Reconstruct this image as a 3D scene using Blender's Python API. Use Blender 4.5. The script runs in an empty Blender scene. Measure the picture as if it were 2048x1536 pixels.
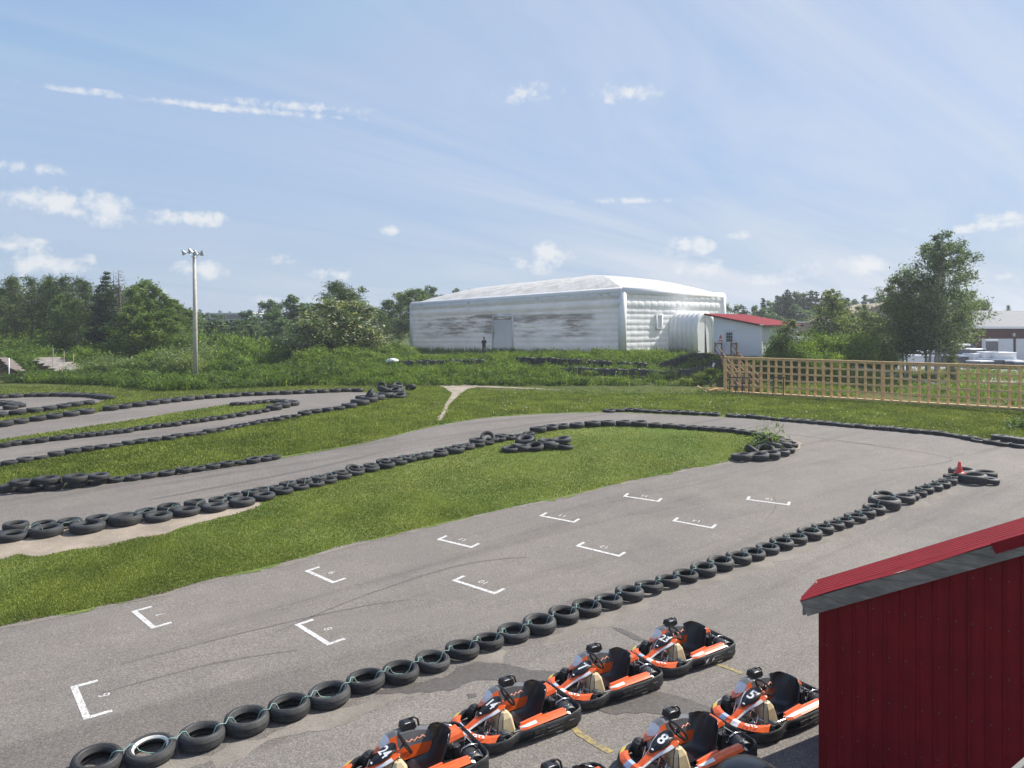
import bpy, bmesh, math, random
import numpy as np
from mathutils import Vector, Matrix, noise, geometry

random.seed(7)
RNG = np.random.default_rng(11)
SC = bpy.context.scene
COL = SC.collection
F, CX, HY, EYE = 1460.0, 1024.0, 650.0, 6.4      # focal length (px), centre column, horizon row, eye height (m)
R = math.radians


def sstep(a, b, x):
    t = np.clip((x - a) / (b - a), 0, 1)
    return t * t * (3 - 2 * t)


# ---------------------------------------------------------------- terrain
YI = np.arange(-60, 141)
ZI = 1.6 * sstep(14, 46, YI.astype(float))


def zbase(Y):
    return np.interp(Y, YI, ZI)


def terrain(X, Y):
    X = np.asarray(X, float)
    Y = np.asarray(Y, float)
    a = sstep(12, 18, X)
    y0 = 57.5 - 3.2 * a
    y1 = 69 - 9.0 * a
    t = np.clip((Y - y0) / (y1 - y0), 0, 1)
    ramp = 0.55 * t + 0.45 * (0.5 * sstep(.12, .3, t) + 0.5 * sstep(.55, .75, t))
    mx = sstep(-27, -17, X) * (1 - sstep(27, 36, X))
    top = 1.8 - 0.024 * np.clip(11 - X, 0, 30) - 0.25 * sstep(16, 24, X)
    far = 1.0 * sstep(140, 400, Y)
    return zbase(Y) + top * ramp * mx + far


def ray(px, py, Y):
    return Vector(((px - CX) / F * Y, Y, EYE - (py - HY) / F * Y))


def at(px, py, h=0.0, ymax=140.0):
    """the point h above the ground that the eye sees at this pixel"""
    lo, hi = 2.0, ymax
    for _ in range(50):
        m = (lo + hi) / 2
        p = ray(px, py, m)
        if p.z > float(terrain(p.x, p.y)) + h:
            lo = m
        else:
            hi = m
    p = ray(px, py, lo)
    return Vector((p.x, p.y, float(terrain(p.x, p.y)) + h))


def onz(px, py, z):
    Y = (EYE - z) * F / (py - HY)
    return ray(px, py, Y)


def col_at(px, Y, h=0.0):
    X = (px - CX) / F * Y
    return Vector((X, Y, float(terrain(X, Y)) + h))


# ---------------------------------------------------------------- mesh collecting
class MB:
    def __init__(s):
        s.v = []; s.f = []; s.m = []

    def add(s, vs, fs, m=0, M=None):
        o = len(s.v)
        for p in vs:
            p = Vector(p)
            s.v.append(tuple(M @ p) if M is not None else tuple(p))
        for f in fs:
            s.f.append([i + o for i in f]); s.m.append(m)
        return s

    def box(s, c, d, m=0, M=None, taper=1.0):
        x, y, z = d[0] / 2, d[1] / 2, d[2] / 2
        vs = [(-x, -y, -z), (x, -y, -z), (x, y, -z), (-x, y, -z),
              (-x * taper, -y * taper, z), (x * taper, -y * taper, z), (x * taper, y * taper, z), (-x * taper, y * taper, z)]
        T = Matrix.Translation(c)
        if M is not None:
            T = T @ M
        return s.add(vs, [(3, 2, 1, 0), (4, 5, 6, 7), (0, 1, 5, 4), (1, 2, 6, 5), (2, 3, 7, 6), (3, 0, 4, 7)], m, T)

    def beam(s, a, b, w, h, m=0):
        """a squared bar from a to b; w across, h upward"""
        a = Vector(a); b = Vector(b); d = b - a; L = d.length; d.normalize()
        up = Vector((0, 0, 1)) if abs(d.z) < .95 else Vector((0, 1, 0))
        sx = d.cross(up).normalized(); u = sx.cross(d)
        M = Matrix((d, sx, u)).transposed().to_4x4()
        M.translation = (a + b) / 2
        x, y, z = L / 2, w / 2, h / 2
        vs = [(-x, -y, -z), (x, -y, -z), (x, y, -z), (-x, y, -z), (-x, -y, z), (x, -y, z), (x, y, z), (-x, y, z)]
        return s.add(vs, [(3, 2, 1, 0), (4, 5, 6, 7), (0, 1, 5, 4), (1, 2, 6, 5), (2, 3, 7, 6), (3, 0, 4, 7)], m, M)

    def tube(s, pts, r, n=8, m=0, closed=False, cap=True):
        pts = [Vector(p) for p in pts]; k = len(pts)
        rs = list(r) if hasattr(r, '__len__') else [r] * k
        o = len(s.v); ref = None
        for i, p in enumerate(pts):
            if closed:
                d = pts[(i + 1) % k] - pts[i - 1]
            else:
                d = pts[min(i + 1, k - 1)] - pts[max(i - 1, 0)]
            if d.length < 1e-9: d = Vector((0, 0, 1))
            d.normalize()
            if ref is None:
                ref = Vector((0, 0, 1)) if abs(d.z) < .9 else Vector((1, 0, 0))
            a = ref - d * ref.dot(d)
            if a.length < 1e-6: a = d.orthogonal()
            a.normalize(); ref = a; b = d.cross(a)
            for j in range(n):
                t = 2 * math.pi * j / n
                s.v.append(tuple(p + (a * math.cos(t) + b * math.sin(t)) * rs[i]))
        for i in range(k if closed else k - 1):
            i2 = (i + 1) % k
            for j in range(n):
                j2 = (j + 1) % n
                s.f.append([o + i * n + j, o + i * n + j2, o + i2 * n + j2, o + i2 * n + j]); s.m.append(m)
        if cap and not closed:
            s.f.append([o + j for j in range(n)][::-1]); s.m.append(m)
            s.f.append([o + (k - 1) * n + j for j in range(n)]); s.m.append(m)
        return s

    def lathe(s, prof, n=24, m=0, closed=False, M=None, ms=None):
        o = len(s.v); k = len(prof)
        vs = []
        for (r, z) in prof:
            for j in range(n):
                t = 2 * math.pi * j / n
                vs.append((r * math.cos(t), r * math.sin(t), z))
        fs = []; mm = []
        for i in range(k if closed else k - 1):
            i2 = (i + 1) % k
            for j in range(n):
                j2 = (j + 1) % n
                fs.append([i * n + j, i * n + j2, i2 * n + j2, i2 * n + j]); mm.append(ms[i] if ms else m)
        s.add(vs, fs, m, M)
        s.m[-len(fs):] = mm
        return s

    def prism(s, poly, z0, z1, m=0, M=None):
        n = len(poly)
        vs = [(x, y, z0) for x, y in poly] + [(x, y, z1) for x, y in poly]
        fs = [list(range(n))[::-1], list(range(n, 2 * n))] + [[i, (i + 1) % n, n + (i + 1) % n, n + i] for i in range(n)]
        return s.add(vs, fs, m, M)

    def grid(s, P, m=0, flip=False):
        """P: list of rows of points"""
        o = len(s.v); a = len(P); b = len(P[0])
        for row in P:
            for p in row: s.v.append(tuple(p))
        for i in range(a - 1):
            for j in range(b - 1):
                q = [o + i * b + j, o + i * b + j + 1, o + (i + 1) * b + j + 1, o + (i + 1) * b + j]
                s.f.append(q[::-1] if flip else q); s.m.append(m)
        return s

    def mesh(s, name, mats, smooth=False):
        me = bpy.data.meshes.new(name)
        me.from_pydata(s.v, [], s.f)
        for mt in (mats if isinstance(mats, (list, tuple)) else [mats]):
            me.materials.append(mt)
        me.polygons.foreach_set('material_index', s.m)
        if smooth:
            me.polygons.foreach_set('use_smooth', [True] * len(s.f))
            if smooth is not True:
                try: me.set_sharp_from_angle(angle=R(smooth))
                except Exception: pass
        me.update()
        return me


def link(name, me, parent=None, loc=None, rotz=0):
    o = bpy.data.objects.new(name, me); COL.objects.link(o)
    if parent is not None: o.parent = parent
    if loc is not None: o.location = loc
    if rotz: o.rotation_euler = (0, 0, rotz)
    return o


def obj(name, mb, mats, parent=None, smooth=False, loc=None, rotz=0, bevel=0):
    o = link(name, mb.mesh(name, mats, smooth), parent, loc, rotz)
    if bevel:
        b = o.modifiers.new('bevel', 'BEVEL'); b.width = bevel; b.segments = 2; b.limit_method = 'ANGLE'
    return o


def tag(o, label=None, cat=None, group=None, kind=None):
    if label: o['label'] = label
    if cat: o['category'] = cat
    if group: o['group'] = group
    if kind: o['kind'] = kind
    return o


def thing(name, label, cat, loc=(0, 0, 0), rotz=0, group=None):
    o = bpy.data.objects.new(name, None); COL.objects.link(o)
    o.empty_display_size = .2
    o.location = loc; o.rotation_euler = (0, 0, rotz)
    return tag(o, label, cat, group)


def copy_tree(o, parent=None):
    c = o.copy(); COL.objects.link(c); c.parent = parent
    for ch in list(o.children): copy_tree(ch, c)
    return c


ONES = 'zeroth first second third fourth fifth sixth seventh eighth ninth tenth eleventh twelfth thirteenth fourteenth fifteenth sixteenth seventeenth eighteenth nineteenth'.split()
TENS = {20: 'twent', 30: 'thirt', 40: 'fort', 50: 'fift', 60: 'sixt', 70: 'sevent', 80: 'eight'}


def nth(n):
    if n < 20: return ONES[n]
    t = n // 10 * 10
    return TENS[t] + 'ieth' if n % 10 == 0 else TENS[t] + 'y-' + ONES[n % 10]


# ---------------------------------------------------------------- materials
def newmat(name):
    m = bpy.data.materials.new(name); m.use_nodes = True
    nt = m.node_tree; b = nt.nodes['Principled BSDF']
    return m, nt, b


def N(nt, typ, **kw):
    n = nt.nodes.new(typ)
    for k, v in kw.items():
        if k == 'ins':
            for a, b in v.items():
                n.inputs[a].default_value = b
        else:
            setattr(n, k, v)
    return n


def coords(nt, scale=(1, 1, 1), rotz=0, kind='Object'):
    tc = N(nt, 'ShaderNodeTexCoord'); mp = N(nt, 'ShaderNodeMapping')
    mp.inputs['Scale'].default_value = scale; mp.inputs['Rotation'].default_value = (0, 0, rotz)
    nt.links.new(tc.outputs[kind], mp.inputs['Vector'])
    return mp.outputs['Vector']


def coords_along(nt, ang, scale):
    """object coordinates turned so that x runs along the given bearing, then stretched"""
    a = coords(nt, (1, 1, 1), -ang)
    mp = N(nt, 'ShaderNodeMapping'); mp.inputs['Scale'].default_value = scale
    nt.links.new(a, mp.inputs['Vector'])
    return mp.outputs['Vector']


def noisen(nt, vec, scale, detail=4, rough=.55, dist=0):
    n = N(nt, 'ShaderNodeTexNoise', ins={'Scale': scale, 'Detail': detail, 'Roughness': rough, 'Distortion': dist})
    nt.links.new(vec, n.inputs['Vector'])
    return n.outputs['Fac']


def ramp(nt, fac, stops):
    r = N(nt, 'ShaderNodeValToRGB')
    e = r.color_ramp.elements
    while len(e) < len(stops): e.new(.5)
    for i, (p, c) in enumerate(stops):
        e[i].position = p
        e[i].color = (c, c, c, 1) if not hasattr(c, '__len__') else (*c, 1)
    nt.links.new(fac, r.inputs['Fac'])
    return r.outputs['Color']


def mixc(nt, fac, a, b, typ='MIX'):
    m = N(nt, 'ShaderNodeMix', data_type='RGBA', blend_type=typ)
    for s, v in ((0, fac), (6, a), (7, b)):
        if hasattr(v, 'is_linked') or isinstance(v, bpy.types.NodeSocket): nt.links.new(v, m.inputs[s])
        elif s == 0: m.inputs[0].default_value = v
        else: m.inputs[s].default_value = (*v, 1)
    return m.outputs[2]


def math_n(nt, op, a, b=None, clamp=False):
    m = N(nt, 'ShaderNodeMath', operation=op); m.use_clamp = clamp
    for i, v in enumerate((a, b)):
        if v is None: continue
        if isinstance(v, bpy.types.NodeSocket): nt.links.new(v, m.inputs[i])
        else: m.inputs[i].default_value = v
    return m.outputs[0]


def bump(nt, b, h, strength=.4, dist=.02):
    n = N(nt, 'ShaderNodeBump', ins={'Strength': strength, 'Distance': dist})
    nt.links.new(h, n.inputs['Height']); nt.links.new(n.outputs['Normal'], b.inputs['Normal'])


def simple(name, c, rough=.6, metal=0, var=.15, scale=8, bumps=0, coat=0, spec=None):
    """a plain colour with a little uneven wear"""
    m, nt, b = newmat(name)
    v = coords(nt)
    n = noisen(nt, v, scale, 5)
    k = ramp(nt, n, [(.3, tuple(x * (1 - var) for x in c)), (.7, tuple(min(1, x * (1 + var)) for x in c))])
    nt.links.new(k, b.inputs['Base Color'])
    b.inputs['Roughness'].default_value = rough; b.inputs['Metallic'].default_value = metal
    if coat:
        b.inputs['Coat Weight'].default_value = coat; b.inputs['Coat Roughness'].default_value = .08
    if spec is not None: b.inputs['Specular IOR Level'].default_value = spec
    if bumps: bump(nt, b, noisen(nt, v, scale * 6, 3), bumps, .01)
    return m


def leafmat(name, c1, c2, c3=None, trans=.35, rough=.5, spec=.3):
    m, nt, b = newmat(name)
    g = N(nt, 'ShaderNodeNewGeometry')
    st = [(0, c1), (.75, c2)] + ([(1, c3)] if c3 else [])
    k = ramp(nt, g.outputs['Random Per Island'], st)
    v = coords(nt)
    n = noisen(nt, v, .55, 2)
    k2 = mixc(nt, 1.0, k, ramp(nt, n, [(.35, (.74, .76, .74)), (.65, (1.25, 1.2, 1.15))]), 'MULTIPLY')
    oi = N(nt, 'ShaderNodeObjectInfo')
    k2 = mixc(nt, 1.0, k2, ramp(nt, oi.outputs['Random'], [(0, (.8, .86, .9)), (.5, (1, 1, 1)), (1, (1.18, 1.1, .85))]), 'MULTIPLY')
    nt.links.new(k2, b.inputs['Base Color'])
    b.inputs['Roughness'].default_value = rough; b.inputs['Specular IOR Level'].default_value = spec
    t = N(nt, 'ShaderNodeBsdfTranslucent')
    nt.links.new(mixc(nt, 1.0, k2, (1.18, 1.18, .6), 'MULTIPLY'), t.inputs['Color'])
    mx = N(nt, 'ShaderNodeMixShader'); mx.inputs[0].default_value = trans
    out = nt.nodes['Material Output']
    nt.links.new(b.outputs[0], mx.inputs[1]); nt.links.new(t.outputs[0], mx.inputs[2]); nt.links.new(mx.outputs[0], out.inputs['Surface'])
    return m


M = {}
# asphalt
m, nt, b = newmat('asphalt'); M['asphalt'] = m
v = coords(nt)
fine = noisen(nt, v, 36, 7, .8)
mid = noisen(nt, v, 1.3, 5, .6)
big = noisen(nt, v, .16, 4, .6, .4)
vs = coords_along(nt, R(38), (.045, .75, 1))
streak = noisen(nt, vs, 1.0, 6, .68, .8)
rub = noisen(nt, coords_along(nt, R(34), (.03, .45, 1)), 1.0, 4, .6, 1.2)
k = ramp(nt, fine, [(.32, (.06, .054, .048)), (.5, (.170, .157, .143)), (.70, (.37, .345, .318))])
k = mixc(nt, 1, k, ramp(nt, big, [(.3, (.86, .86, .87)), (.7, (1.13, 1.1, 1.07))]), 'MULTIPLY')
k = mixc(nt, 1, k, ramp(nt, mid, [(.3, .93), (.7, 1.06)]), 'MULTIPLY')
k = mixc(nt, 1, k, ramp(nt, streak, [(.30, .74), (.46, .98), (.7, 1.06)]), 'MULTIPLY')
k = mixc(nt, 1, k, ramp(nt, rub, [(.34, .78), (.47, 1.0), (.62, 1.0), (.75, 1.08)]), 'MULTIPLY')
vo = N(nt, 'ShaderNodeTexVoronoi', feature='DISTANCE_TO_EDGE', ins={'Scale': .35})
wv = N(nt, 'ShaderNodeMix', data_type='VECTOR')
nn = N(nt, 'ShaderNodeTexNoise', ins={'Scale': .8, 'Detail': 4})
nt.links.new(v, nn.inputs['Vector']); wv.inputs[0].default_value = .35
nt.links.new(v, wv.inputs[4]); nt.links.new(nn.outputs['Color'], wv.inputs[5]); nt.links.new(wv.outputs[1], vo.inputs['Vector'])
crack = ramp(nt, vo.outputs['Distance'], [(0, .72), (.006, .8), (.012, 1)])
k = mixc(nt, .12, k, mixc(nt, 1, k, crack, 'MULTIPLY'))
nt.links.new(k, b.inputs['Base Color']); b.inputs['Roughness'].default_value = .85
b.inputs['Specular IOR Level'].default_value = .3
bump(nt, b, fine, .5, .008)

# wet stain, dust, paint
M['wet'] = simple('wet_asphalt', (.092, .082, .073), .55, var=.45, scale=30, bumps=.3)
m, nt, b = newmat('dust'); M['dust'] = m
v = coords(nt); a1 = noisen(nt, v, 45, 5, .7); a2 = noisen(nt, v, 1.1, 4)
k = ramp(nt, a1, [(.3, (.13, .115, .097)), (.7, (.27, .245, .212))])
nt.links.new(mixc(nt, 1, k, ramp(nt, a2, [(.35, .8), (.65, 1.12)]), 'MULTIPLY'), b.inputs['Base Color'])
b.inputs['Roughness'].default_value = .95; bump(nt, b, a1, .5, .01)
m, nt, b = newmat('sand'); M['sand'] = m
v = coords(nt); a1 = noisen(nt, v, 26, 6, .7); a2 = noisen(nt, v, .9, 5)
k = ramp(nt, a1, [(.3, (.2, .165, .125)), (.7, (.38, .325, .26))])
nt.links.new(mixc(nt, 1, k, ramp(nt, a2, [(.35, .75), (.65, 1.15)]), 'MULTIPLY'), b.inputs['Base Color'])
b.inputs['Roughness'].default_value = .95; bump(nt, b, a1, .6, .02)
m, nt, b = newmat('white_paint'); M['wpaint'] = m
v = coords(nt); a1 = noisen(nt, v, 22, 6, .7)
nt.links.new(ramp(nt, a1, [(.38, (.26, .25, .24)), (.56, (.66, .66, .65))]), b.inputs['Base Color']); b.inputs['Roughness'].default_value = .7
m, nt, b = newmat('yellow_paint'); M['ypaint'] = m
v = coords(nt); a1 = noisen(nt, v, 14, 6, .75)
nt.links.new(ramp(nt, a1, [(.42, (.15, .135, .11)), (.56, (.36, .27, .08))]), b.inputs['Base Color']); b.inputs['Roughness'].default_value = .8

# lawn and rough ground
def grassground(name, stops, s1=3.0, dry=(.2, .17, .09)):
    m, nt, b = newmat(name)
    v = coords(nt)
    a = noisen(nt, v, s1, 7, .75); c = noisen(nt, v, .23, 5, .6, .5); d = noisen(nt, v, 24, 4, .7)
    k = ramp(nt, a, stops)
    k = mixc(nt, 1, k, ramp(nt, c, [(.35, (.8, .92, .8)), (.65, (1.2, 1.08, 1.05))]), 'MULTIPLY')
    k = mixc(nt, 1, k, ramp(nt, d, [(.3, .72), (.7, 1.22)]), 'MULTIPLY')
    e = noisen(nt, v, .5, 6, .7)
    k = mixc(nt, ramp(nt, e, [(.62, 0), (.75, .7)]), k, dry)
    nt.links.new(k, b.inputs['Base Color']); b.inputs['Roughness'].default_value = .9
    b.inputs['Specular IOR Level'].default_value = .1
    bump(nt, b, d, .9, .05)
    return m
M['lawn'] = grassground('lawn_grass', [(.3, (.10, .145, .038)), (.5, (.156, .204, .058)), (.72, (.22, .248, .085))])
M['rough'] = grassground('rough_grass', [(.3, (.04, .056, .016)), (.5, (.078, .098, .028)), (.72, (.13, .14, .045))], 1.5)
M['script'] = simple('pale_orange_script', (.85, .34, .22), .4)
M['blade'] = leafmat('grass_blade', (.110, .156, .040), (.182, .242, .066), (.30, .32, .13), .34, .6, .1)
M['weed'] = leafmat('weed_leaf', (0.076, 0.140, 0.025), (0.167, 0.263, 0.046), (0.304, 0.361, 0.091), 0.48, .55, .2)
M['clover'] = leafmat('low_leaf', (0.060, 0.111, 0.024), (0.126, 0.202, 0.043), (0.228, 0.299, 0.084), 0.48, .5, .2)
M['skid'] = simple('rubbered_asphalt', (.118, .108, .099), .8, var=.5, scale=26, bumps=.3)
M['flower'] = simple('white_flower', (.7, .7, .64), .8)
M['gravel'] = simple('gravel', (.26, .255, .25), .95, var=.4, scale=6, bumps=.6)
# leaves
M['birch'] = leafmat('birch_leaf', (0.052, 0.102, 0.028), (0.129, 0.208, 0.052), (0.233, 0.316, 0.116), 0.42)
M['aspen'] = leafmat('aspen_leaf', (0.072, 0.119, 0.061), (0.162, 0.226, 0.108), (0.360, 0.422, 0.270), 0.42, .6, .2)
M['silver'] = leafmat('silver_leaf', (0.057, 0.094, 0.029), (0.129, 0.186, 0.071), (0.600, 0.600, 0.460), 0.4, .42, .5)
M['willow'] = leafmat('willow_leaf', (0.083, 0.134, 0.041), (0.182, 0.269, 0.075), (0.528, 0.600, 0.330), 0.45, .45, .4)
M['shrub'] = leafmat('shrub_leaf', (0.069, 0.133, 0.025), (0.176, 0.277, 0.047), (0.286, 0.392, 0.086), 0.48)
M['spruce'] = leafmat('spruce_needle', (0.022, 0.050, 0.028), (0.054, 0.095, 0.050), (0.095, 0.140, 0.068), 0.22, .6, .2)
M['pine'] = leafmat('pine_needle', (0.046, 0.079, 0.032), (0.101, 0.154, 0.057), (0.172, 0.221, 0.091), 0.25, .6, .2)
M['dead'] = leafmat('dead_twig', (0.096, 0.074, 0.062), (0.156, 0.120, 0.102), None, .05, .8, .1)
M['far'] = leafmat('far_leaf', (0.058, 0.112, 0.058), (0.102, 0.174, 0.080), (0.166, 0.233, 0.111), 0.38)
M['bark'] = simple('bark', (.1, .082, .066), .9, var=.4, scale=5, bumps=.6)
M['pale_bark'] = simple('pale_bark', (.42, .4, .36), .8, var=.4, scale=4)
# made things
M['oldrubber'] = None
for key, lo_, hi_ in (('rubber', .7, 1.5), ('oldrubber', .75, 1.5)):
  m, nt, b = newmat('worn_' + key); M[key] = m
  v = coords(nt); a1 = noisen(nt, v, 5, 5, .7); a2 = noisen(nt, v, 40, 4)
  oi = N(nt, 'ShaderNodeObjectInfo')
  k = ramp(nt, a1, [(.3, (.016, .017, .018)), (.6, (.034, .035, .036)), (.8, (.075, .07, .062))])
  k = mixc(nt, 1, k, ramp(nt, oi.outputs['Random'], [(0, lo_), (1, hi_)]), 'MULTIPLY')
  nt.links.new(k, b.inputs['Base Color']); b.inputs['Roughness'].default_value = .6
  wv = N(nt, 'ShaderNodeTexWave', wave_type='BANDS', bands_direction='Z', ins={'Scale': 9, 'Distortion': .3})
  nt.links.new(v, wv.inputs['Vector'])
  bump(nt, b, wv.outputs['Fac'], .5, .012)
M['rope'] = simple('rope', (.22, .38, .34), .8, var=.3, scale=30)
M['whitewall'] = simple('white_sidewall', (.66, .66, .63), .7)
M['redcone'] = simple('red_plastic', (.85, .06, .05), .45)
M['orange'] = simple('orange_plastic', (.76, .115, .016), .32, var=.14, scale=16, coat=.4)
M['kwhite'] = simple('white_plastic', (.84, .84, .83), .4, var=.06, coat=.1)
M['kblack'] = simple('black_plastic', (.013, .013, .015), .38, var=.3, scale=12)
M['kgrey'] = simple('grey_plastic', (.1, .1, .105), .3, coat=.5)
M['bumper'] = simple('bumper_plastic', (.024, .0245, .026), .5, var=.75, scale=12, bumps=.15)
M['seat'] = simple('seat_shell', (.009, .0105, .016), .3, var=.2, scale=6, coat=.3)
M['tank'] = simple('tank_plastic', (.62, .5, .3), .35, var=.12, scale=5)
M['steel'] = simple('steel', (.55, .55, .55), .25, 1, var=.2, scale=20)
M['darksteel'] = simple('dark_steel', (.06, .06, .065), .4, .7, var=.3)
M['maroon_in'] = simple('maroon_plastic', (.16, .022, .012), .4)
M['blue'] = simple('pale_blue_sticker', (.36, .46, .62), .35)
M['gold'] = simple('yellow_sticker', (.7, .5, .08), .4)
M['wood'] = simple('raw_timber', (.66, .45, .22), .75, var=.22, scale=5)
M['wood2'] = simple('stained_timber', (.3, .17, .09), .75, var=.25, scale=4)
m, nt, b = newmat('weathered_board'); M['board'] = m
v = coords(nt, (1.5, 14, 14)); a1 = noisen(nt, v, 1.6, 7, .7, .6); v2 = coords(nt); a2 = noisen(nt, v2, 3, 5)
k = ramp(nt, a1, [(.3, (.12, .107, .092)), (.55, (.24, .216, .186)), (.75, (.36, .33, .29))])
nt.links.new(mixc(nt, 1, k, ramp(nt, a2, [(.35, .8), (.65, 1.15)]), 'MULTIPLY'), b.inputs['Base Color']); b.inputs['Roughness'].default_value = .85
bump(nt, b, a1, .3, .01)
M['greywood'] = simple('grey_timber', (.33, .29, .25), .9, var=.3, scale=3)
M['hutroof'] = simple('hut_roof', (.15, .125, .11), .9, var=.35, scale=4)
M['hutwood'] = simple('hut_timber', (.13, .075, .055), .9, var=.4, scale=3)
m, nt, b = newmat('red_cladding'); M['redwall'] = m
v = coords(nt); a1 = noisen(nt, v, 2.2, 5); a2 = noisen(nt, coords(nt, (6, 6, .5)), 1.5, 5, .7)
k = ramp(nt, a1, [(.3, (.17, .007, .011)), (.7, (.225, .009, .015))])
nt.links.new(mixc(nt, 1, k, ramp(nt, a2, [(.35, .82), (.7, 1.12)]), 'MULTIPLY'), b.inputs['Base Color']); b.inputs['Roughness'].default_value = .55; b.inputs['Specular IOR Level'].default_value = .1
bump(nt, b, noisen(nt, v, 3.0, 2), .25, .03)
M['redwall_old'] = simple('red_cladding', (.20, .008, .013), .6, var=.1, scale=3, spec=.15)
M['redroof'] = simple('red_roof_metal', (.21, .010, .017), .65, var=.16, scale=4, spec=.1)
M['whitewall_s'] = simple('white_siding', (.78, .8, .81), .6, var=.05, scale=2)
M['trim'] = simple('white_trim', (.82, .83, .84), .5, var=.04)
M['dark'] = simple('dark_void', (.012, .012, .013), .9)
M['glass'] = simple('dark_glass', (.02, .024, .03), .08, var=.1, spec=.8)
M['maroon'] = simple('maroon_siding', (.085, .028, .032), .7, var=.12, scale=2)
M['greyroof'] = simple('grey_roof_metal', (.2, .212, .23), .7, var=.06, scale=2, spec=.15)
M['greydoor'] = simple('white_garage_door', (.66, .68, .7), .6, var=.06, scale=2)
M['tan'] = simple('tan_wall', (.34, .28, .2), .8, var=.12, scale=.6)
M['concrete'] = simple('pale_pole', (.5, .46, .4), .8, var=.16, scale=3)
M['lampgrey'] = simple('lamp_metal', (.5, .52, .55), .35, .6)
M['bulb'] = simple('lamp_lens', (.2, .21, .22), .15)
M['cloth'] = simple('black_cloth', (.012, .012, .016), .9)
M['skin'] = simple('skin', (.38, .22, .15), .6)
M['hair'] = simple('dark_hair', (.02, .014, .01), .6)
M['railgrey'] = simple('rail_paint', (.055, .06, .075), .5, var=.1)
M['railedge'] = simple('rail_edge', (.13, .125, .12), .6)
M['blueish'] = simple('blue_tarp', (.05, .08, .16), .6)
M['farbuild'] = simple('far_wall', (.3, .36, .43), .7, var=.1, scale=.2)
M['spa'] = simple('white_shell', (.78, .79, .8), .4, var=.08)
M['spadark'] = simple('grey_shell', (.13, .13, .145), .6, var=.4)
M['redsign'] = simple('red_sign', (.6, .12, .09), .5)
# ---------------------------------------------------------------- ground and paved sheets
xs = np.concatenate([[-900, -500, -300, -200, -140, -100, -80], np.arange(-64, 65, 1.0), [80, 100, 140, 200, 300, 500, 900]])
ys = np.concatenate([[-60, -30, -10, 0], np.arange(6, 131, 1.0), [140, 160, 200, 300, 450, 700, 1100, 1800]])
XX, YY = np.meshgrid(xs, ys)
ZZ = terrain(XX, YY)
mb = MB()
mb.grid([[(XX[i, j], YY[i, j], ZZ[i, j]) for j in range(len(xs))] for i in range(len(ys))])
g = obj('ground', mb, M['rough'], smooth=True); tag(g, kind='structure')


def densify(pts, step=.35, jit=.05, seed=0):
    rr = random.Random(seed); out = []
    n = len(pts)
    for i in range(n):
        a = Vector(pts[i]); b = Vector(pts[(i + 1) % n])
        k = max(1, min(400, int((b - a).length / step)))
        for j in range(k):
            p = a.lerp(b, j / k)
            q = noise.noise_vector(Vector((p.x * .8, p.y * .8, seed))) * jit * 1.5 + Vector((rr.gauss(0, jit * .5), rr.gauss(0, jit * .5), 0))
            out.append((p.x + q.x, p.y + q.y))
    return out


def smooth_poly(pts, closed=True, k=4):
    """Catmull-Rom through the points"""
    n = len(pts); out = []
    for i in range(n if closed else n - 1):
        p0, p1, p2, p3 = [Vector(pts[(i + d) % n] if closed else pts[min(max(i + d, 0), n - 1)]) for d in (-1, 0, 1, 2)]
        for j in range(k):
            t = j / k
            out.append(.5 * ((2 * p1) + (p2 - p0) * t + (2 * p0 - 5 * p1 + 4 * p2 - p3) * t * t + (3 * p1 - p0 - 3 * p2 + p3) * t ** 3))
    if not closed: out.append(Vector(pts[-1]))
    return out


def px2w(pts):
    return [at(x, y).to_2d() for x, y in pts]


def sheet(name, outline, dz, mat, step=.35, jit=.05, seed=0, kind='structure', crown=0):
    pts = densify(outline, step, jit, seed) if step else [tuple(p) for p in outline]
    bm = bmesh.new()
    cv_, _, cf, *_r = geometry.delaunay_2d_cdt([Vector(p) for p in pts], [], [list(range(len(pts)))], 1, 1e-4)
    vs = [bm.verts.new((p.x, p.y, 0)) for p in cv_]
    for f in cf:
        try: bm.faces.new([vs[i] for i in f])
        except ValueError: pass
    y0 = math.floor(min(p[1] for p in pts)); y1 = math.ceil(max(p[1] for p in pts))
    for y in range(int(y0), int(y1) + 1):
        bmesh.ops.bisect_plane(bm, geom=bm.verts[:] + bm.edges[:] + bm.faces[:], plane_co=(0, y, 0), plane_no=(0, 1, 0), dist=1e-5)
    if True:
        x0 = math.floor(min(p[0] for p in pts)); x1 = math.ceil(max(p[0] for p in pts))
        for x in range(int(x0), int(x1) + 1, 1 if y1 > 53 else 2):
            bmesh.ops.bisect_plane(bm, geom=bm.verts[:] + bm.edges[:] + bm.faces[:], plane_co=(x, 0, 0), plane_no=(1, 0, 0), dist=1e-5)
    for v_ in bm.verts:
        v_.co.z = float(terrain(v_.co.x, v_.co.y)) + dz
    bmesh.ops.recalc_face_normals(bm, faces=bm.faces[:])
    for f in bm.faces:
        if f.normal.z < 0: f.normal_flip()
    me = bpy.data.meshes.new(name); bm.to_mesh(me); bm.free()
    me.materials.append(mat)
    o = link(name, me)
    if kind: o['kind'] = kind
    return o


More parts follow.
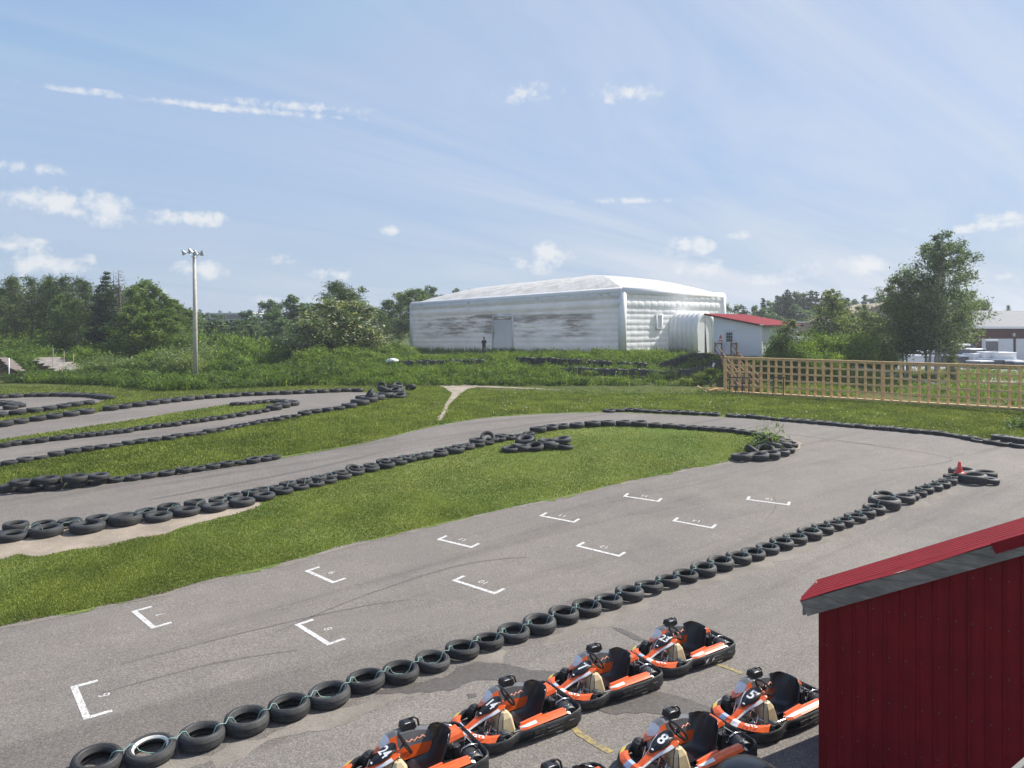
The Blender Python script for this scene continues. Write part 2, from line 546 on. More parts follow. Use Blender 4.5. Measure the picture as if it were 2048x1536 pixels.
EDGE_UP = [(-420, 1020), (0, 985), (160, 974), (300, 957), (430, 938), (560, 917), (700, 893), (790, 872), (870, 853), (960, 838), (1060, 830), (1200, 825),
           (1300, 828), (1500, 838), (1700, 854), (1850, 868), (1950, 882), (2048, 898), (2300, 940), (2700, 1010)]
UPW = [at(x, y).to_2d() for x, y in EDGE_UP]
outer = smooth_poly(UPW, False, 3) + [Vector((30, 17)), Vector((30, 2)), Vector((-16, 2)), Vector((-24, 12))]
sheet('track_asphalt', outer, .010, M['asphalt'], .6, .03, 1)

ISL_LOW = [(-420, 1365), (-200, 1305), (0, 1255), (130, 1228), (250, 1205), (330, 1188), (410, 1163), (560, 1128), (700, 1090), (850, 1055), (1000, 1020), (1130, 993), (1250, 965),
           (1370, 940), (1480, 920), (1545, 917), (1583, 903), (1592, 892)]
ISL_UP = [(1585, 884), (1550, 872), (1480, 861), (1400, 856), (1300, 853), (1200, 853), (1110, 858), (1050, 870), (960, 887), (880, 903), (780, 928), (700, 949), (600, 975), (520, 996),
          (430, 1016), (330, 1033), (200, 1050), (0, 1072), (-200, 1092), (-420, 1110)]
ISLW = px2w(ISL_LOW + ISL_UP)
EDGEW = px2w(ISL_LOW)
EDGEW = [p for p in EDGEW] + [p + Vector((-.15, .9)) for p in EDGEW[::-1]]
sheet('sandy_edge', [p + Vector((.07, -.17)) for p in EDGEW[:len(EDGEW) // 2]] + EDGEW[len(EDGEW) // 2:], .016, M['dust'], .2, .08, 22)
sheet('grass_island', ISLW, .022, M['lawn'], .22, .13, 2)

SANDL = px2w([(-300, 1175), (-60, 1130), (0, 1120), (40, 1110), (75, 1116), (150, 1100), (215, 1092), (280, 1075), (320, 1072), (400, 1047), (470, 1030), (520, 1013), (530, 1002), (470, 1008), (400, 1020), (250, 1042), (0, 1078), (-300, 1112)])
sheet('sand_strip', SANDL, .030, M['sand'], .2, .09, 3)
SAND2 = px2w([(1583, 905), (1600, 897), (1606, 888), (1592, 882), (1578, 885), (1570, 900), (1540, 916), (1560, 916)])
sheet('sand_patch', SAND2, .030, M['sand'], .2, .06, 4)

T2 = [(-320, 905), (0, 853), (90, 840), (195, 826), (225, 818), (322, 806), (410, 797), (500, 791), (600, 787), (690, 784), (745, 786), (766, 791), (757, 799), (720, 811), (655, 823), (554, 844),
      (420, 866), (309, 883), (204, 899), (100, 915), (0, 934), (-320, 1000)]
sheet('hairpin_asphalt', px2w(T2), .016, M['asphalt'], .5, .05, 5)
IN2 = [(-320, 935), (0, 881), (150, 858), (293, 837), (380, 822), (463, 809), (530, 806), (575, 806), (583, 811), (530, 824), (442, 838), (331, 853), (217, 868), (83, 884), (0, 894), (-320, 955)]
sheet('hairpin_grass', px2w(IN2), .028, M['lawn'], .3, .07, 6)
T3 = [(-320, 806), (0, 798), (60, 794), (120, 792), (180, 795), (213, 800), (186, 808), (130, 817), (88, 823), (0, 833), (-320, 885)]
sheet('far_asphalt', px2w(T3), .016, M['asphalt'], .5, .05, 7)
# lawn strips beside the tracks
sheet('lawn_strip', px2w([(-320, 1002), (0, 936), (100, 917), (204, 901), (309, 885), (420, 868), (554, 846), (655, 826), (720, 814), (770, 795), (800, 782), (840, 768), (1000, 784), (1200, 790), (1450, 792), (1640, 812), (2048, 838), (2300, 862),
                         (2300, 938), (2048, 897), (1850, 867), (1700, 853), (1500, 837), (1300, 827), (1200, 824), (1060, 829), (960, 837), (870, 852), (790, 871), (700, 892), (560, 916), (430, 937), (300, 956), (160, 973), (0, 984), (-320, 1010)]),
      .006, M['lawn'], .5, .05, 8)
# worn footpath
sheet('dirt_path', px2w([(700, 767), (780, 768.4), (856, 767), (900, 767), (950, 770), (1050, 776), (1120, 779.5), (1120, 780.3), (1050, 777.5), (955, 774.5), (934, 778), (923, 786), (913, 796), (906, 804), (898, 812), (896, 822), (890, 830), (884, 842),
                         (876, 842), (880, 832), (885, 822), (889, 812), (893, 804), (898, 796), (905, 787), (893, 778), (872, 772), (856, 769.5), (780, 769.5), (700, 768)]), .014, M['sand'], .25, .1, 9)
sheet('dirt_patch', px2w([(868, 806), (885, 800), (884, 812), (872, 815)]), .018, M['sand'], .2, .08, 10)
# gravel yard behind the fence
sheet('gravel_yard', [Vector(p) for p in ((24, 58), (60, 50), (75, 70), (70, 92), (38, 88), (28, 72))], .006, M['gravel'], 1.0, .5, 12)

# starting boxes
def text_mesh(txt, size, mats=None, name='number', ext=0, res=3):
    cu = bpy.data.curves.new(name, 'FONT'); cu.body = txt; cu.size = size; cu.align_x = 'CENTER'; cu.align_y = 'CENTER'; cu.resolution_u = res; cu.extrude = ext; cu.offset = .02 * size if ext else 0
    ob = bpy.data.objects.new(name, cu); COL.objects.link(ob)
    me = bpy.data.meshes.new_from_object(ob)
    bpy.data.objects.remove(ob); bpy.data.curves.remove(cu)
    me.name = name
    return me


SLOTS = {6: ((140.6, 1375), (167, 1442)), 8: ((588.5, 1250.5), (655, 1292.5)), 10: ((903, 1162), (989, 1190)), 12: ((1150.3, 1093), (1239, 1114.6)), 14: ((1344, 1042.8), (1426, 1058)), 16: ((1492, 1000), (1579, 1011.6)),
         7: ((262, 1224), (303, 1259)), 9: ((608.5, 1143), (664.8, 1168)), 11: ((873, 1080), (943, 1097)), 13: ((1078, 1032.8), (1149, 1046.4)), 15: ((1245.6, 993.5), (1318, 1004.5))}
for num, (a, b_) in SLOTS.items():
    A = at(*a).to_2d(); B = at(*b_).to_2d(); t = (B - A); L = t.length; t.normalize(); u = Vector((-t.y, t.x))
    if u.x < 0: u = -u
    P = lambda s_, w_: (A + t * s_ + u * w_)
    wl = .105
    al = .42
    polys = [[P(0, 0), P(L, 0), P(L - .09, wl), P(.09, wl)], [P(0, 0), P(.09, wl), P(.09, al), P(0, al)], [P(L, 0), P(L, al), P(L - .09, al), P(L - .09, wl)]]
    mb = MB()
    c0 = A + t * L / 2 + u * .2
    def zz(p): return float(terrain(p.x, p.y)) + .0145
    for pl in polys:
        mb.add([(p.x, p.y, zz(p)) for p in pl], [range(len(pl))])
    tm = text_mesh(str(num), .27)
    X = (-t); Yv = -u
    o2 = c0 + u * .22
    vs = [(o2 + X * v_.co.x + Yv * v_.co.y) for v_ in tm.vertices]
    mb.add([(p.x, p.y, zz(p)) for p in vs], [list(p.vertices) for p in tm.polygons])
    bpy.data.meshes.remove(tm)
    o = obj('grid_marking', mb, M['wpaint'])
    for p in o.data.polygons:
        if p.normal.z < 0: p.flip()
    tag(o, 'white painted starting grid bracket numbered %d on the grey asphalt' % num, 'road marking', 'starting grid brackets')


def line(name, pts, w, mat, label, dz=.0165):
    W = [onz(x, y, 0).to_2d() for x, y in pts]
    left = []; right = []
    for i, p in enumerate(W):
        d = (W[min(i + 1, len(W) - 1)] - W[max(i - 1, 0)]).normalized(); n_ = Vector((-d.y, d.x)) * w / 2
        left.append(p + n_); right.append(p - n_)
    o = sheet(name, left + right[::-1], dz, mat, .12, .012, 20, kind=None)
    return tag(o, label, 'road marking', 'yellow parking lines')


line('yellow_line', [(1143, 1452), (1160, 1470), (1185, 1485), (1222, 1507)], .12, M['ypaint'], 'worn yellow line painted on asphalt between karts 14 and 8')
line('yellow_line', [(1430, 1328), (1455, 1337), (1486, 1349)], .1, M['ypaint'], 'short yellow line painted on asphalt between karts 23 and 5')
# tyre marks left on the asphalt
def skid(pts, w, sd):
    W = smooth_poly(px2w(pts), False, 6); l_ = []; r_ = []
    for i, p in enumerate(W):
        d = (W[min(i + 1, len(W) - 1)] - W[max(i - 1, 0)]).normalized(); n_ = Vector((-d.y, d.x)) * w / 2 * (.3 + .7 * math.sin(math.pi * (i + .5) / len(W)))
        l_.append(p + n_); r_.append(p - n_)
    sheet('skid_mark', l_ + r_[::-1], .0132, M['skid'], .25, .012, sd)
skid([(560, 1262), (720, 1195), (900, 1136), (1010, 1118), (1060, 1116)], .09, 41)
skid([(1530, 1042), (1548, 1020), (1552, 1006), (1546, 992)], .05, 42)
skid([(1640, 880), (1760, 892), (1880, 912), (1900, 922), (1850, 932), (1760, 942)], .16, 43)
skid([(1420, 862), (1560, 868), (1700, 884), (1800, 900)], .2, 44)
skid([(860, 1010), (1010, 985), (1200, 966), (1380, 962)], .0, 45) if False else None
skid([(240, 1330), (480, 1268), (700, 1218), (820, 1200)], .07, 46)
skid([(300, 1000), (480, 966), (640, 934), (800, 896)], .3, 47)
skid([(200, 1388), (420, 1330), (600, 1300)], .06, 48)
# stains
random.seed(3)
def wpx(pts): return [onz(x, y, 0).to_2d() for x, y in pts]
sheet('wet_patch', wpx([(738, 1386), (800, 1372), (880, 1354), (912, 1336), (960, 1325), (1000, 1328), (1050, 1340), (1110, 1345), (1180, 1360), (1260, 1375), (1330, 1388), (1395, 1405), (1432, 1424), (1420, 1434), (1360, 1434), (1290, 1426), (1235, 1430), (1190, 1420), (1110, 1372), (1050, 1376), (980, 1362), (950, 1361), (915, 1378), (860, 1384), (800, 1389)]), .0150, M['wet'], .12, .05, 13)
sheet('wet_patch', wpx([(1222, 1257), (1240, 1258), (1268, 1270), (1290, 1281), (1278, 1284), (1255, 1274), (1236, 1265)]), .0150, M['wet'], .1, .03, 14)
sheet('wet_patch', wpx([(932, 1390), (950, 1388), (952, 1395), (934, 1398)]), .0150, M['wet'], .08, .02, 15)
# ---------------------------------------------------------------- tyres
def tyre_mesh(name, w, hole, mats, white=False, lug=False, n=28):
    """unit radius tyre lying flat, bottom at z=0, height w; hole = bead radius"""
    h = w / 2
    ts = h * .62
    pr = [(hole, h * .30), (hole + .02, h * .55), (hole + .10, h * .90), (.5 + hole * .5, h * 1.0), (.90, h * .92), (.965, h * .74), (1.0, ts * .55),
          (1.0, ts * .42), (.975, ts * .40), (.975, ts * .30), (1.0, ts * .28), (1.0, ts * .06), (.975, ts * .04), (.975, -ts * .04), (1.0, -ts * .06), (1.0, -ts * .28), (.975, -ts * .30), (.975, -ts * .40),
          (1.0, -ts * .42), (1.0, -ts * .55), (.965, -h * .74), (.90, -h * .92), (.5 + hole * .5, -h), (hole + .10, -h * .90), (hole + .02, -h * .55), (hole, -h * .30),
          (hole + .05, -h * .45), (hole + .2, -h * .7), (.9, -h * .55), (.93, 0), (.9, h * .55), (hole + .2, h * .7), (hole + .05, h * .45)]
    pr = [(r, z + h) for r, z in pr]
    ms = [0] * len(pr)
    if white: ms[1] = 1
    mb = MB(); mb.lathe(pr, n, 0, True, ms=ms)
    if lug:
        for j in range(26):
            a = 2 * math.pi * j / 26
            for s_ in (-1, 1):
                Mx = Matrix.Rotation(a + s_ * .06, 4, 'Z') @ Matrix.Translation((1.0, 0, h + s_ * h * .42)) @ Matrix.Rotation(s_ * .5, 4, 'X')
                mb.box((0, 0, 0), (.09, .07, h * .8), 0, Mx)
    return mb.mesh(name, mats, 55)


TM = {
    'car': tyre_mesh('tyre', .62, .60, [M['rubber']]),
    'low': tyre_mesh('tyre', .56, .64, [M['rubber']]),
    'truck': tyre_mesh('tyre', .50, .50, [M['oldrubber']]),
    'old': tyre_mesh('tyre', .60, .56, [M['oldrubber']]),
    'white': tyre_mesh('tyre', .54, .60, [M['rubber'], M['whitewall']], white=True),
    'lug': tyre_mesh('tyre', .66, .5, [M['oldrubber']], lug=True),
}
WID = {'car': .62, 'low': .56, 'truck': .50, 'old': .60, 'white': .54, 'lug': .66}
TY = []          # (pos, radius, kind, rotation, label, group)


def tyre(p, rad, kind, label, group, rot=None, zs=1.0):
    TY.append(dict(p=Vector(p), r=rad, k=kind, rot=rot or (random.gauss(0, .03), random.gauss(0, .03), random.uniform(0, 6.28)), label=label, group=group, zs=zs))


def row(pts, fmt, group, kinds, h=.08, zoff=0.0, rmin=.2, rmax=.7, kscale=1.0, jit=.02, sink=0.0, rs=None):
    """one tyre at every listed pixel centre; radius from the spacing of neighbours"""
    W = [at(x, y, h) for x, y in pts]
    n = len(W)
    for i, p in enumerate(W):
        ds = []
        if i: ds.append((W[i] - W[i - 1]).to_2d().length)
        if i < n - 1: ds.append((W[i + 1] - W[i]).to_2d().length)
        r_ = min(ds) / 2 * kscale * 1.0 if not rs else rs
        r_ = min(max(r_, rmin), rmax) * random.uniform(.96, 1.05)
        q = Vector((p.x + random.gauss(0, jit), p.y + random.gauss(0, jit), float(terrain(p.x, p.y)) + .012 + zoff - sink))
        tyre(q, r_, random.choice(kinds), fmt.replace('#', nth(i + 1)), group)


# the roped row between the grid and the karts
NEAR = [(193, 1526), (301, 1502), (403, 1475), (493, 1444), (578, 1417), (659, 1391), (732, 1362), (801, 1345), (864, 1323), (924, 1300), (977, 1283), (1027, 1266), (1079, 1250), (1127, 1231), (1173, 1216),
        (1217, 1202), (1258.5, 1187.5), (1298, 1174), (1336, 1162), (1371, 1151), (1407, 1139.5), (1441, 1127.6), (1477, 1116.6), (1506, 1107.6), (1535, 1097), (1563, 1087), (1590, 1077.6), (1619, 1068), (1645, 1058),
        (1668, 1050), (1687.5, 1043.6), (1710.5, 1035), (1731, 1027), (1748, 1019), (1769, 1008.6), (1805.6, 997.7), (1820, 992), (1835, 985.6), (1849, 979), (1867, 973.6), (1882.6, 968), (1896.4, 962), (1906, 955)]
NEARW = []
for i, (x, y) in enumerate(NEAR):
    p = at(x, y, .1); NEARW.append(p)
for i, p in enumerate(NEARW):
    ds = [(NEARW[j] - p).to_2d().length for j in (i - 1, i + 1) if 0 <= j < len(NEARW)]
    r_ = min(max(sum(ds) / len(ds) / 2 * random.uniform(.95, 1.04), .30), .385)
    k = random.choice(['car', 'low', 'car'])
    lab = '%s tyre from the photo\'s bottom edge in the roped row beside the karts' % nth(i + 1)
    if i == 1: k = 'white'; lab = 'black tyre with white sidewall ring, near bottom of the roped row'
    if i == 34: r_ = .50; k = 'car'; lab = 'fat oversized tyre two thirds up the roped row, smaller tyre behind it'
    tyre((p.x, p.y, float(terrain(p.x, p.y)) + .012), r_, k, lab, 'tyres in the roped row', rot=(random.gauss(0, .035), random.gauss(0, .035), random.uniform(0, 6)))
p = at(1777, 1000, .1); tyre((p.x + .1, p.y + .5, float(terrain(p.x, p.y)) + .03), .34, 'car', 'smaller tyre leaning on the back of the fat tyre in the roped row', 'tyres in the roped row', rot=(.12, .05, 0))
# the cluster with the cone
for (x, y, r_, k, lab) in [(1944.6, 958, .50, 'car', 'biggest tyre in front of the cone at the far end of the roped row'), (1924, 946, .46, 'car', 'tyre under the red cone at the far end of the roped row'),
                           (1968, 949, .44, 'low', 'tyre right of the cone cluster, farthest from the camera'), (1977, 960, .36, 'white', 'white banded tyre at the right end of the cone cluster')]:
    p = at(x, y, .12); tyre((p.x, p.y, float(terrain(p.x, p.y)) + .012), r_, k, lab, 'tyres in the cone cluster')
CONE_AT = at(1919, 946, .25)

# sandy double row
AF = [(25, 1071), (94, 1063), (175, 1054), (250, 1041), (317, 1033), (375, 1022), (430, 1014), (484, 1003), (528, 991), (565, 980), (603, 972), (632, 966), (658, 959.5), (686, 951), (712, 943), (742, 936), (772, 929.6), (799, 923), (822, 917),
      (850, 911), (880, 906), (910, 900), (935, 893), (956, 888), (977, 884), (1000, 878), (1020, 874), (1040, 870), (1058, 866)]
AB = [(31, 1049), (85, 1046), (138, 1040), (197, 1037), (247, 1031), (292, 1023), (338, 1014), (391, 1004), (435, 997.6), (468, 990), (500, 983), (524, 978), (548, 972), (575, 966), (609, 959), (636, 954.5), (660, 949), (682, 944), (716, 936), (742, 929.6),
      (767, 921), (790, 918), (810, 914), (832, 910), (856, 905), (880, 899.7), (900, 896), (918, 892), (936, 888), (956, 881), (985, 876), (1005, 871)]
row(AF, '# tyre from photo\'s left edge on grass side of the sandy double row', 'tyres in the sandy double row', ['truck', 'truck', 'old'], .12, rmin=.3, rmax=.56, kscale=.98)
row(AB, '# tyre from photo\'s left edge on track side of the sandy double row', 'tyres in the sandy double row', ['old', 'truck', 'old'], .2, zoff=.05, rmin=.3, rmax=.5, kscale=.98)
p = at(975, 879, .2); tyre((p.x, p.y, float(terrain(p.x, p.y)) + .22), .34, 'old', 'tyre standing tilted on its edge atop the double row', 'tyres in the sandy double row', rot=(.8, .1, .6))
p = at(705, 938, .2); tyre((p.x, p.y, float(terrain(p.x, p.y)) + .10), .3, 'old', 'tyre tipped up steeply halfway along the double row', 'tyres in the sandy double row', rot=(.35, .3, 0))
# row on the far kerb of the back straight
B1 = [(16, 977), (63, 975), (109, 972), (154.5, 968), (194, 962), (232, 958), (268, 954), (301, 949), (335, 945), (368, 940), (398, 936), (425, 932), (452.6, 928), (480, 924), (506, 920), (529, 916), (547, 913)]
row(B1, '# tyre from photo\'s left edge on ground along back straight kerb', 'tyres along the back straight', ['old', 'truck'], .1, rmin=.3, rmax=.62)
for i, (x, y) in enumerate([(38, 970), (89, 965), (147.7, 961), (194, 956)]):
    p = at(x, y + 9, .1); tyre((p.x, p.y + .12, float(terrain(p.x, p.y)) + .22), (.38, .44, .44, .36)[i], 'truck', '%s tyre from photo\'s left edge stacked on the back straight row' % nth(i + 1), 'tyres along the back straight')
# second straight
C1 = [(19, 926), (50, 920), (80.6, 915), (111, 908), (145, 902.5), (177, 897), (204.5, 894), (231.5, 890), (257, 886), (281, 883), (309, 879), (335.5, 876), (356, 872), (379.5, 869), (400, 866), (420, 862), (438, 859), (456, 855), (472, 852), (488, 849), (508, 845), (524.5, 841.5),
      (540, 839), (556, 838), (572, 834), (590, 831), (609.5, 827), (632, 822), (655, 819.6), (678, 817), (698, 813), (719, 808), (735, 802), (752, 798), (770, 793)]
row(C1, '# tyre from photo\'s left edge on lawn side of the hairpin straight', 'tyres on the lawn side of the hairpin', ['old', 'car', 'truck'], .1, rmin=.3, rmax=.6, kscale=1.02)
random.seed(21)
for i in range(16):
    t = i / 15
    x = 735 + 70 * math.sin(t * 2.6) + random.gauss(0, 9); y = 797 - 20 * t + random.gauss(0, 2)
    p = at(x, y, .1); tyre((p.x, p.y, float(terrain(p.x, p.y)) + random.choice((.01, .2, .35))), random.uniform(.38, .5), 'old', '%s tyre from the left in the heap at the hairpin tip' % nth(i + 1), 'tyres heaped at the hairpin tip', rot=(random.gauss(0, .35), random.gauss(0, .35), 0))
D1 = [(7, 890), (32, 886), (58.6, 883), (83.5, 880), (111, 876), (136, 874), (160.6, 871), (181.7, 869), (200, 867), (217, 865), (236, 862.5), (255, 860.6), (272.5, 857), (293, 854.7), (312, 852), (331, 850), (350, 848), (369, 844.5), (388, 842.4), (406, 840), (423, 837), (442.4, 834.8),
      (460, 832), (480.5, 829), (497, 826), (513, 824), (530, 821), (548, 816.6), (565.5, 812), (583, 808)]
row(D1, '# tyre from photo\'s left edge on the hairpin\'s inner grass edge', 'tyres on the hairpin inner edge', ['old', 'car'], .1, rmin=.3, rmax=.52, kscale=1.02)
D2 = [(578, 804), (565, 803), (552, 803), (540, 803), (528, 804), (515, 805), (500, 807), (487, 808), (472, 808.4)]
row(D2, '# tyre from the tip on the far edge of the hairpin grass', 'tyres on the hairpin inner edge', ['old'], .1, rmin=.34, rmax=.46)
def along(pts, D, fmt, group, kinds=('old',), h=.1, jit=.03):
    W = [at(x, y, h) for x, y in pts]; i = 0; out = []; carry = 0
    for a, b_ in zip(W, W[1:]):
        L = (b_ - a).to_2d().length; s_ = carry
        while s_ < L:
            out.append(a.lerp(b_, s_ / L)); s_ += D
        carry = s_ - L
    for i, p in enumerate(out):
        x = p.x + random.gauss(0, jit); y = p.y + random.gauss(0, jit)
        tyre((x, y, float(terrain(x, y)) + .014), D / 2 * random.uniform(.93, 1.05), random.choice(kinds), fmt.replace('#', nth(i + 1)), group)


along([(222, 817), (322, 804.5), (410, 794.6), (500, 789), (600, 785), (690, 781), (730, 781)], .84, '# tyre from the left along the hairpin\'s outer weedy edge', 'tyres on the outer weedy edge')
along([(6, 849), (48, 842), (89, 835.7), (126, 831), (165, 825), (189, 821.6)], .84, '# tyre from photo\'s left edge along the far lawn strip, near side', 'tyres along the far lawn strip')
along([(0, 830), (44, 825), (88, 819), (129, 813), (165, 808), (186, 805)], .84, '# tyre from photo\'s left edge along the far lawn strip, far side', 'tyres along the far lawn strip')
along([(0, 794), (60, 791), (120, 790), (180, 791), (222, 797)], .84, '# tyre from photo\'s left edge on the farthest bend\'s outer edge', 'tyres on the farthest bend')
along([(0, 806), (20, 808), (38, 811), (20, 816), (0, 818)], .8, '# tyre from photo\'s left edge in the farthest bend\'s inner heap', 'tyres on the farthest bend')
# head of the island
J1 = [(1074.5, 860), (1101, 856), (1125, 853), (1153.6, 851), (1183, 849), (1215, 847.5), (1247, 847.5), (1279, 848), (1311, 850.5), (1338, 852), (1363, 854), (1386, 855), (1406.5, 856.4), (1426.5, 857.4), (1445, 859), (1463, 860.4), (1483, 863), (1504.5, 866), (1521, 869), (1538, 872), (1556, 877),
      (1571, 883), (1580, 890), (1575, 900), (1561, 905.6), (1541, 912)]
row(J1, '# tyre from the left around the island\'s far end', 'tyres round the island head', ['old', 'car'], .1, rmin=.3, rmax=.5, kscale=1.03)
for i, (x, y, zo, tl) in enumerate([(1518, 914, 0, .1), (1484, 915, 0, .3), (1524, 888, .1, .3), (1552, 889, .15, .2), (1504, 905, 0, .4), (1545, 897, .05, .2), (1530, 902, 0, .2), (1563, 895, .1, .15)]):
    p = at(x, y, .1); tyre((p.x, p.y, float(terrain(p.x, p.y)) + zo), .44, 'old', '%s loose tyre in the weedy heap at the island\'s right tip' % nth(i + 1), 'tyres heaped at the island tip', rot=(random.gauss(0, tl), random.gauss(0, tl), 0))
for i, (x, y, r_, k, zo, lab) in enumerate([(1051, 887, .44, 'lug', .10, 'chunky tractor tyre on top of the heap on the lawn'), (1095, 890, .45, 'truck', .12, 'large flat tyre in the middle of the lawn heap'), (1124, 889, .46, 'truck', .18, 'large tyre resting on top at right of the lawn heap'),
                                             (1129, 893, .40, 'truck', 0, 'large tyre on the grass at right end of the lawn heap'), (1021, 898.6, .4, 'old', -.03, 'sunken tyre at the left end of the lawn heap'), (1043, 896.5, .42, 'old', 0, 'tyre on the grass below the tractor tyre'),
                                             (1069.6, 895.6, .44, 'old', 0, 'tyre on the grass right of the tractor tyre'), (1099, 893, .46, 'old', 0, 'tyre under the large flat one in the lawn heap')]):
    p = at(x, y, .1); tyre((p.x, p.y, float(terrain(p.x, p.y)) + zo), r_, k, lab, 'tyres heaped on the lawn', rot=(random.gauss(0, .1), random.gauss(0, .1), 0))
K1 = [(1219, 821), (1238, 820), (1257, 819.5), (1277, 820.5), (1297, 821.5), (1317, 822.6), (1335, 823), (1353, 824), (1373, 825), (1392, 826), (1411.5, 826.6), (1430, 828), (1465, 830.5), (1485, 831), (1504.5, 832.5), (1528, 835), (1554, 837.5), (1570, 839), (1586, 840), (1604, 841.5), (1626, 843.5),
      (1648, 845.6), (1666, 847), (1683, 848.5), (1700, 850), (1718, 851.5), (1736, 853), (1753, 854.5), (1770, 856), (1786, 857), (1808, 859.5), (1830, 861.5), (1856, 863.5), (1880, 866), (1902, 868.5), (1919, 871.5), (1937, 875), (1957, 879.5), (1981, 883.5), (2004, 887), (2034, 890.5)]
row(K1, '# tyre from the left in the sunken outer row below the timber fence', 'tyres in the outer row', ['old', 'truck'], .08, rmin=.34, rmax=.5, sink=.05)
for i, (x, y) in enumerate([(2005, 880), (2027, 883), (2048, 886)]):
    p = at(x, y, .1); tyre((p.x, p.y, float(terrain(p.x, p.y)) + .05), .45, 'old', '%s tyre of the short second layer at photo\'s right edge' % nth(i + 1), 'tyres in the outer row')

# build: the 296 that show largest as things, the rest as one mass
TY.sort(key=lambda t: -t['r'] / t['p'].y)
KEEP = 296
rest_v = []; rest_f = []
for i, t in enumerate(TY):
    me = TM[t['k']]
    Mx = Matrix.Translation(t['p']) @ (Matrix.Rotation(t['rot'][0], 4, 'X') @ Matrix.Rotation(t['rot'][1], 4, 'Y') @ Matrix.Rotation(t['rot'][2], 4, 'Z')) @ Matrix.Diagonal((t['r'], t['r'], t['r'] * t['zs'], 1))
    if i < KEEP:
        o = bpy.data.objects.new('tyre', me); COL.objects.link(o); o.matrix_world = Mx
        tag(o, t['label'], 'tyre', t['group'])
    else:
        ob = len(rest_v)
        rest_v += [tuple(Mx @ v_.co) for v_ in me.vertices]
        rest_f += [[ob + k for k in p.vertices] for p in me.polygons]
if rest_f:
    me = bpy.data.meshes.new('distant_tyres'); me.from_pydata(rest_v, [], rest_f); me.materials.append(M['oldrubber'])
    me.polygons.foreach_set('use_smooth', [True] * len(rest_f))
    tag(link('distant_tyres', me), 'distant low walls of black tyres along the far bends on the left', 'tyre wall', kind='stuff')
print('tyres', len(TY))

for i in range(0, len(NEARW) - 3):
    if random.random() < .35: continue
    a, b_ = NEARW[i], NEARW[i + 1]; d = (b_ - a).to_2d().normalized(); n_ = Vector((d.y, -d.x))
    c = a.to_2d().lerp(b_.to_2d(), random.uniform(.2, .8)) + n_ * random.uniform(.42, .62)
    L_ = random.uniform(.35, .8); W_ = random.uniform(.12, .26)
    pl = [c + d * L_ * math.cos(t) * (1 + .3 * math.sin(3 * t + i)) + n_ * W_ * math.sin(t) * (1 + .35 * math.cos(2 * t + i)) for t in [2 * math.pi * j / 14 for j in range(14)]]
    sheet('dust_patch', pl, .0112 + .0005 * (i % 5), M['dust'], .1, .03, 30 + i)
# ropes
def rope(pts3, label):
    mb = MB(); mb.tube(pts3, .007, 5, 0)
    o = obj('rope', mb, M['rope'], smooth=True)
    return tag(o, label, 'rope', 'ropes tying the tyre rows')


path = []
for i in range(len(NEARW) - 1):
    a, b_ = NEARW[i], NEARW[i + 1]
    za = float(terrain(a.x, a.y)); d = (b_ - a); d.z = 0; L = d.length; d /= L
    side = Vector((-d.y, d.x, 0)) * .05
    for t, z in ((.10, .07), (.22, .12), (.30, .225), (.38, .24), (.5, .215), (.62, .24), (.70, .225), (.78, .12), (.9, .07)):
        q = a + d * L * t + side * (1 if t > .5 else -1)
        zz_ = z
        if i in (33, 34): zz_ = z * 1.35
        path.append(Vector((q.x, q.y, za + zz_)))
rope(path, 'pale green rope tying the single tyre row beside the karts')
path = []
AFW = [at(x, y, .12) for x, y in AF]; ABW = [at(x, y, .2) for x, y in AB]
for i in range(len(AFW) - 1):
    a, b_ = AFW[i], AFW[i + 1]
    za = float(terrain(a.x, a.y)); d = (b_ - a); d.z = 0; L = d.length; d /= L
    side = Vector((-d.y, d.x, 0)) * .3
    for t, z, s_ in ((.05, .06, 0), (.25, .12, .3), (.38, .30, .4), (.5, .27, 1), (.62, .33, 1.3), (.75, .3, 1), (.9, .1, .3)):
        q = a + d * L * t + side * s_
        path.append(Vector((q.x, q.y, za + z)))
rope(path, 'pale green rope tying the sandy double tyre row')
# traffic cone
t = thing('traffic_cone', 'small red traffic cone standing on the tyres at the row\'s far end', 'traffic cone', (CONE_AT.x, CONE_AT.y, CONE_AT.z))
mb = MB(); mb.lathe([(.145, 0), (.15, .02), (.11, .05), (.045, .40), (.035, .43), (.0, .435)], 16)
obj('cone_body', mb, M['redcone'], t, 40)
mb = MB(); mb.prism([(-.15, -.15), (.15, -.15), (.15, .15), (-.15, .15)], -.012, .012)
obj('base', mb, M['redcone'], t)
# ---------------------------------------------------------------- karts (nose along +x, left side +y)
HALF = [(1.20, 0), (1.195, .12), (1.165, .25), (1.10, .37), (1.01, .46), (.88, .53), (.74, .565), (.62, .57), (.52, .55), (.44, .51), (.385, .49), (.33, .50), (.27, .53), (.16, .555), (0, .57), (-.3, .575), (-.55, .575), (-.70, .565), (-.78, .52), (-.83, .43), (-.84, .2), (-.84, 0)]
OUT = HALF + [(x, -y) for x, y in HALF[-2:0:-1]]


def top_z(x):
    return float(np.interp(x, [-.84, -.7, -.5, .2, .38, .5, .9, 1.2], [.27, .265, .235, .215, .195, .20, .185, .165]))


def offs(pl, d):
    n = len(pl); out = []
    for i in range(n):
        a = Vector(pl[i - 1]); b = Vector(pl[(i + 1) % n]); t = (b - a).normalized()
        nrm = Vector((-t.y, t.x))
        p = Vector(pl[i]) + nrm * d
        out.append((p.x, p.y))
    return out


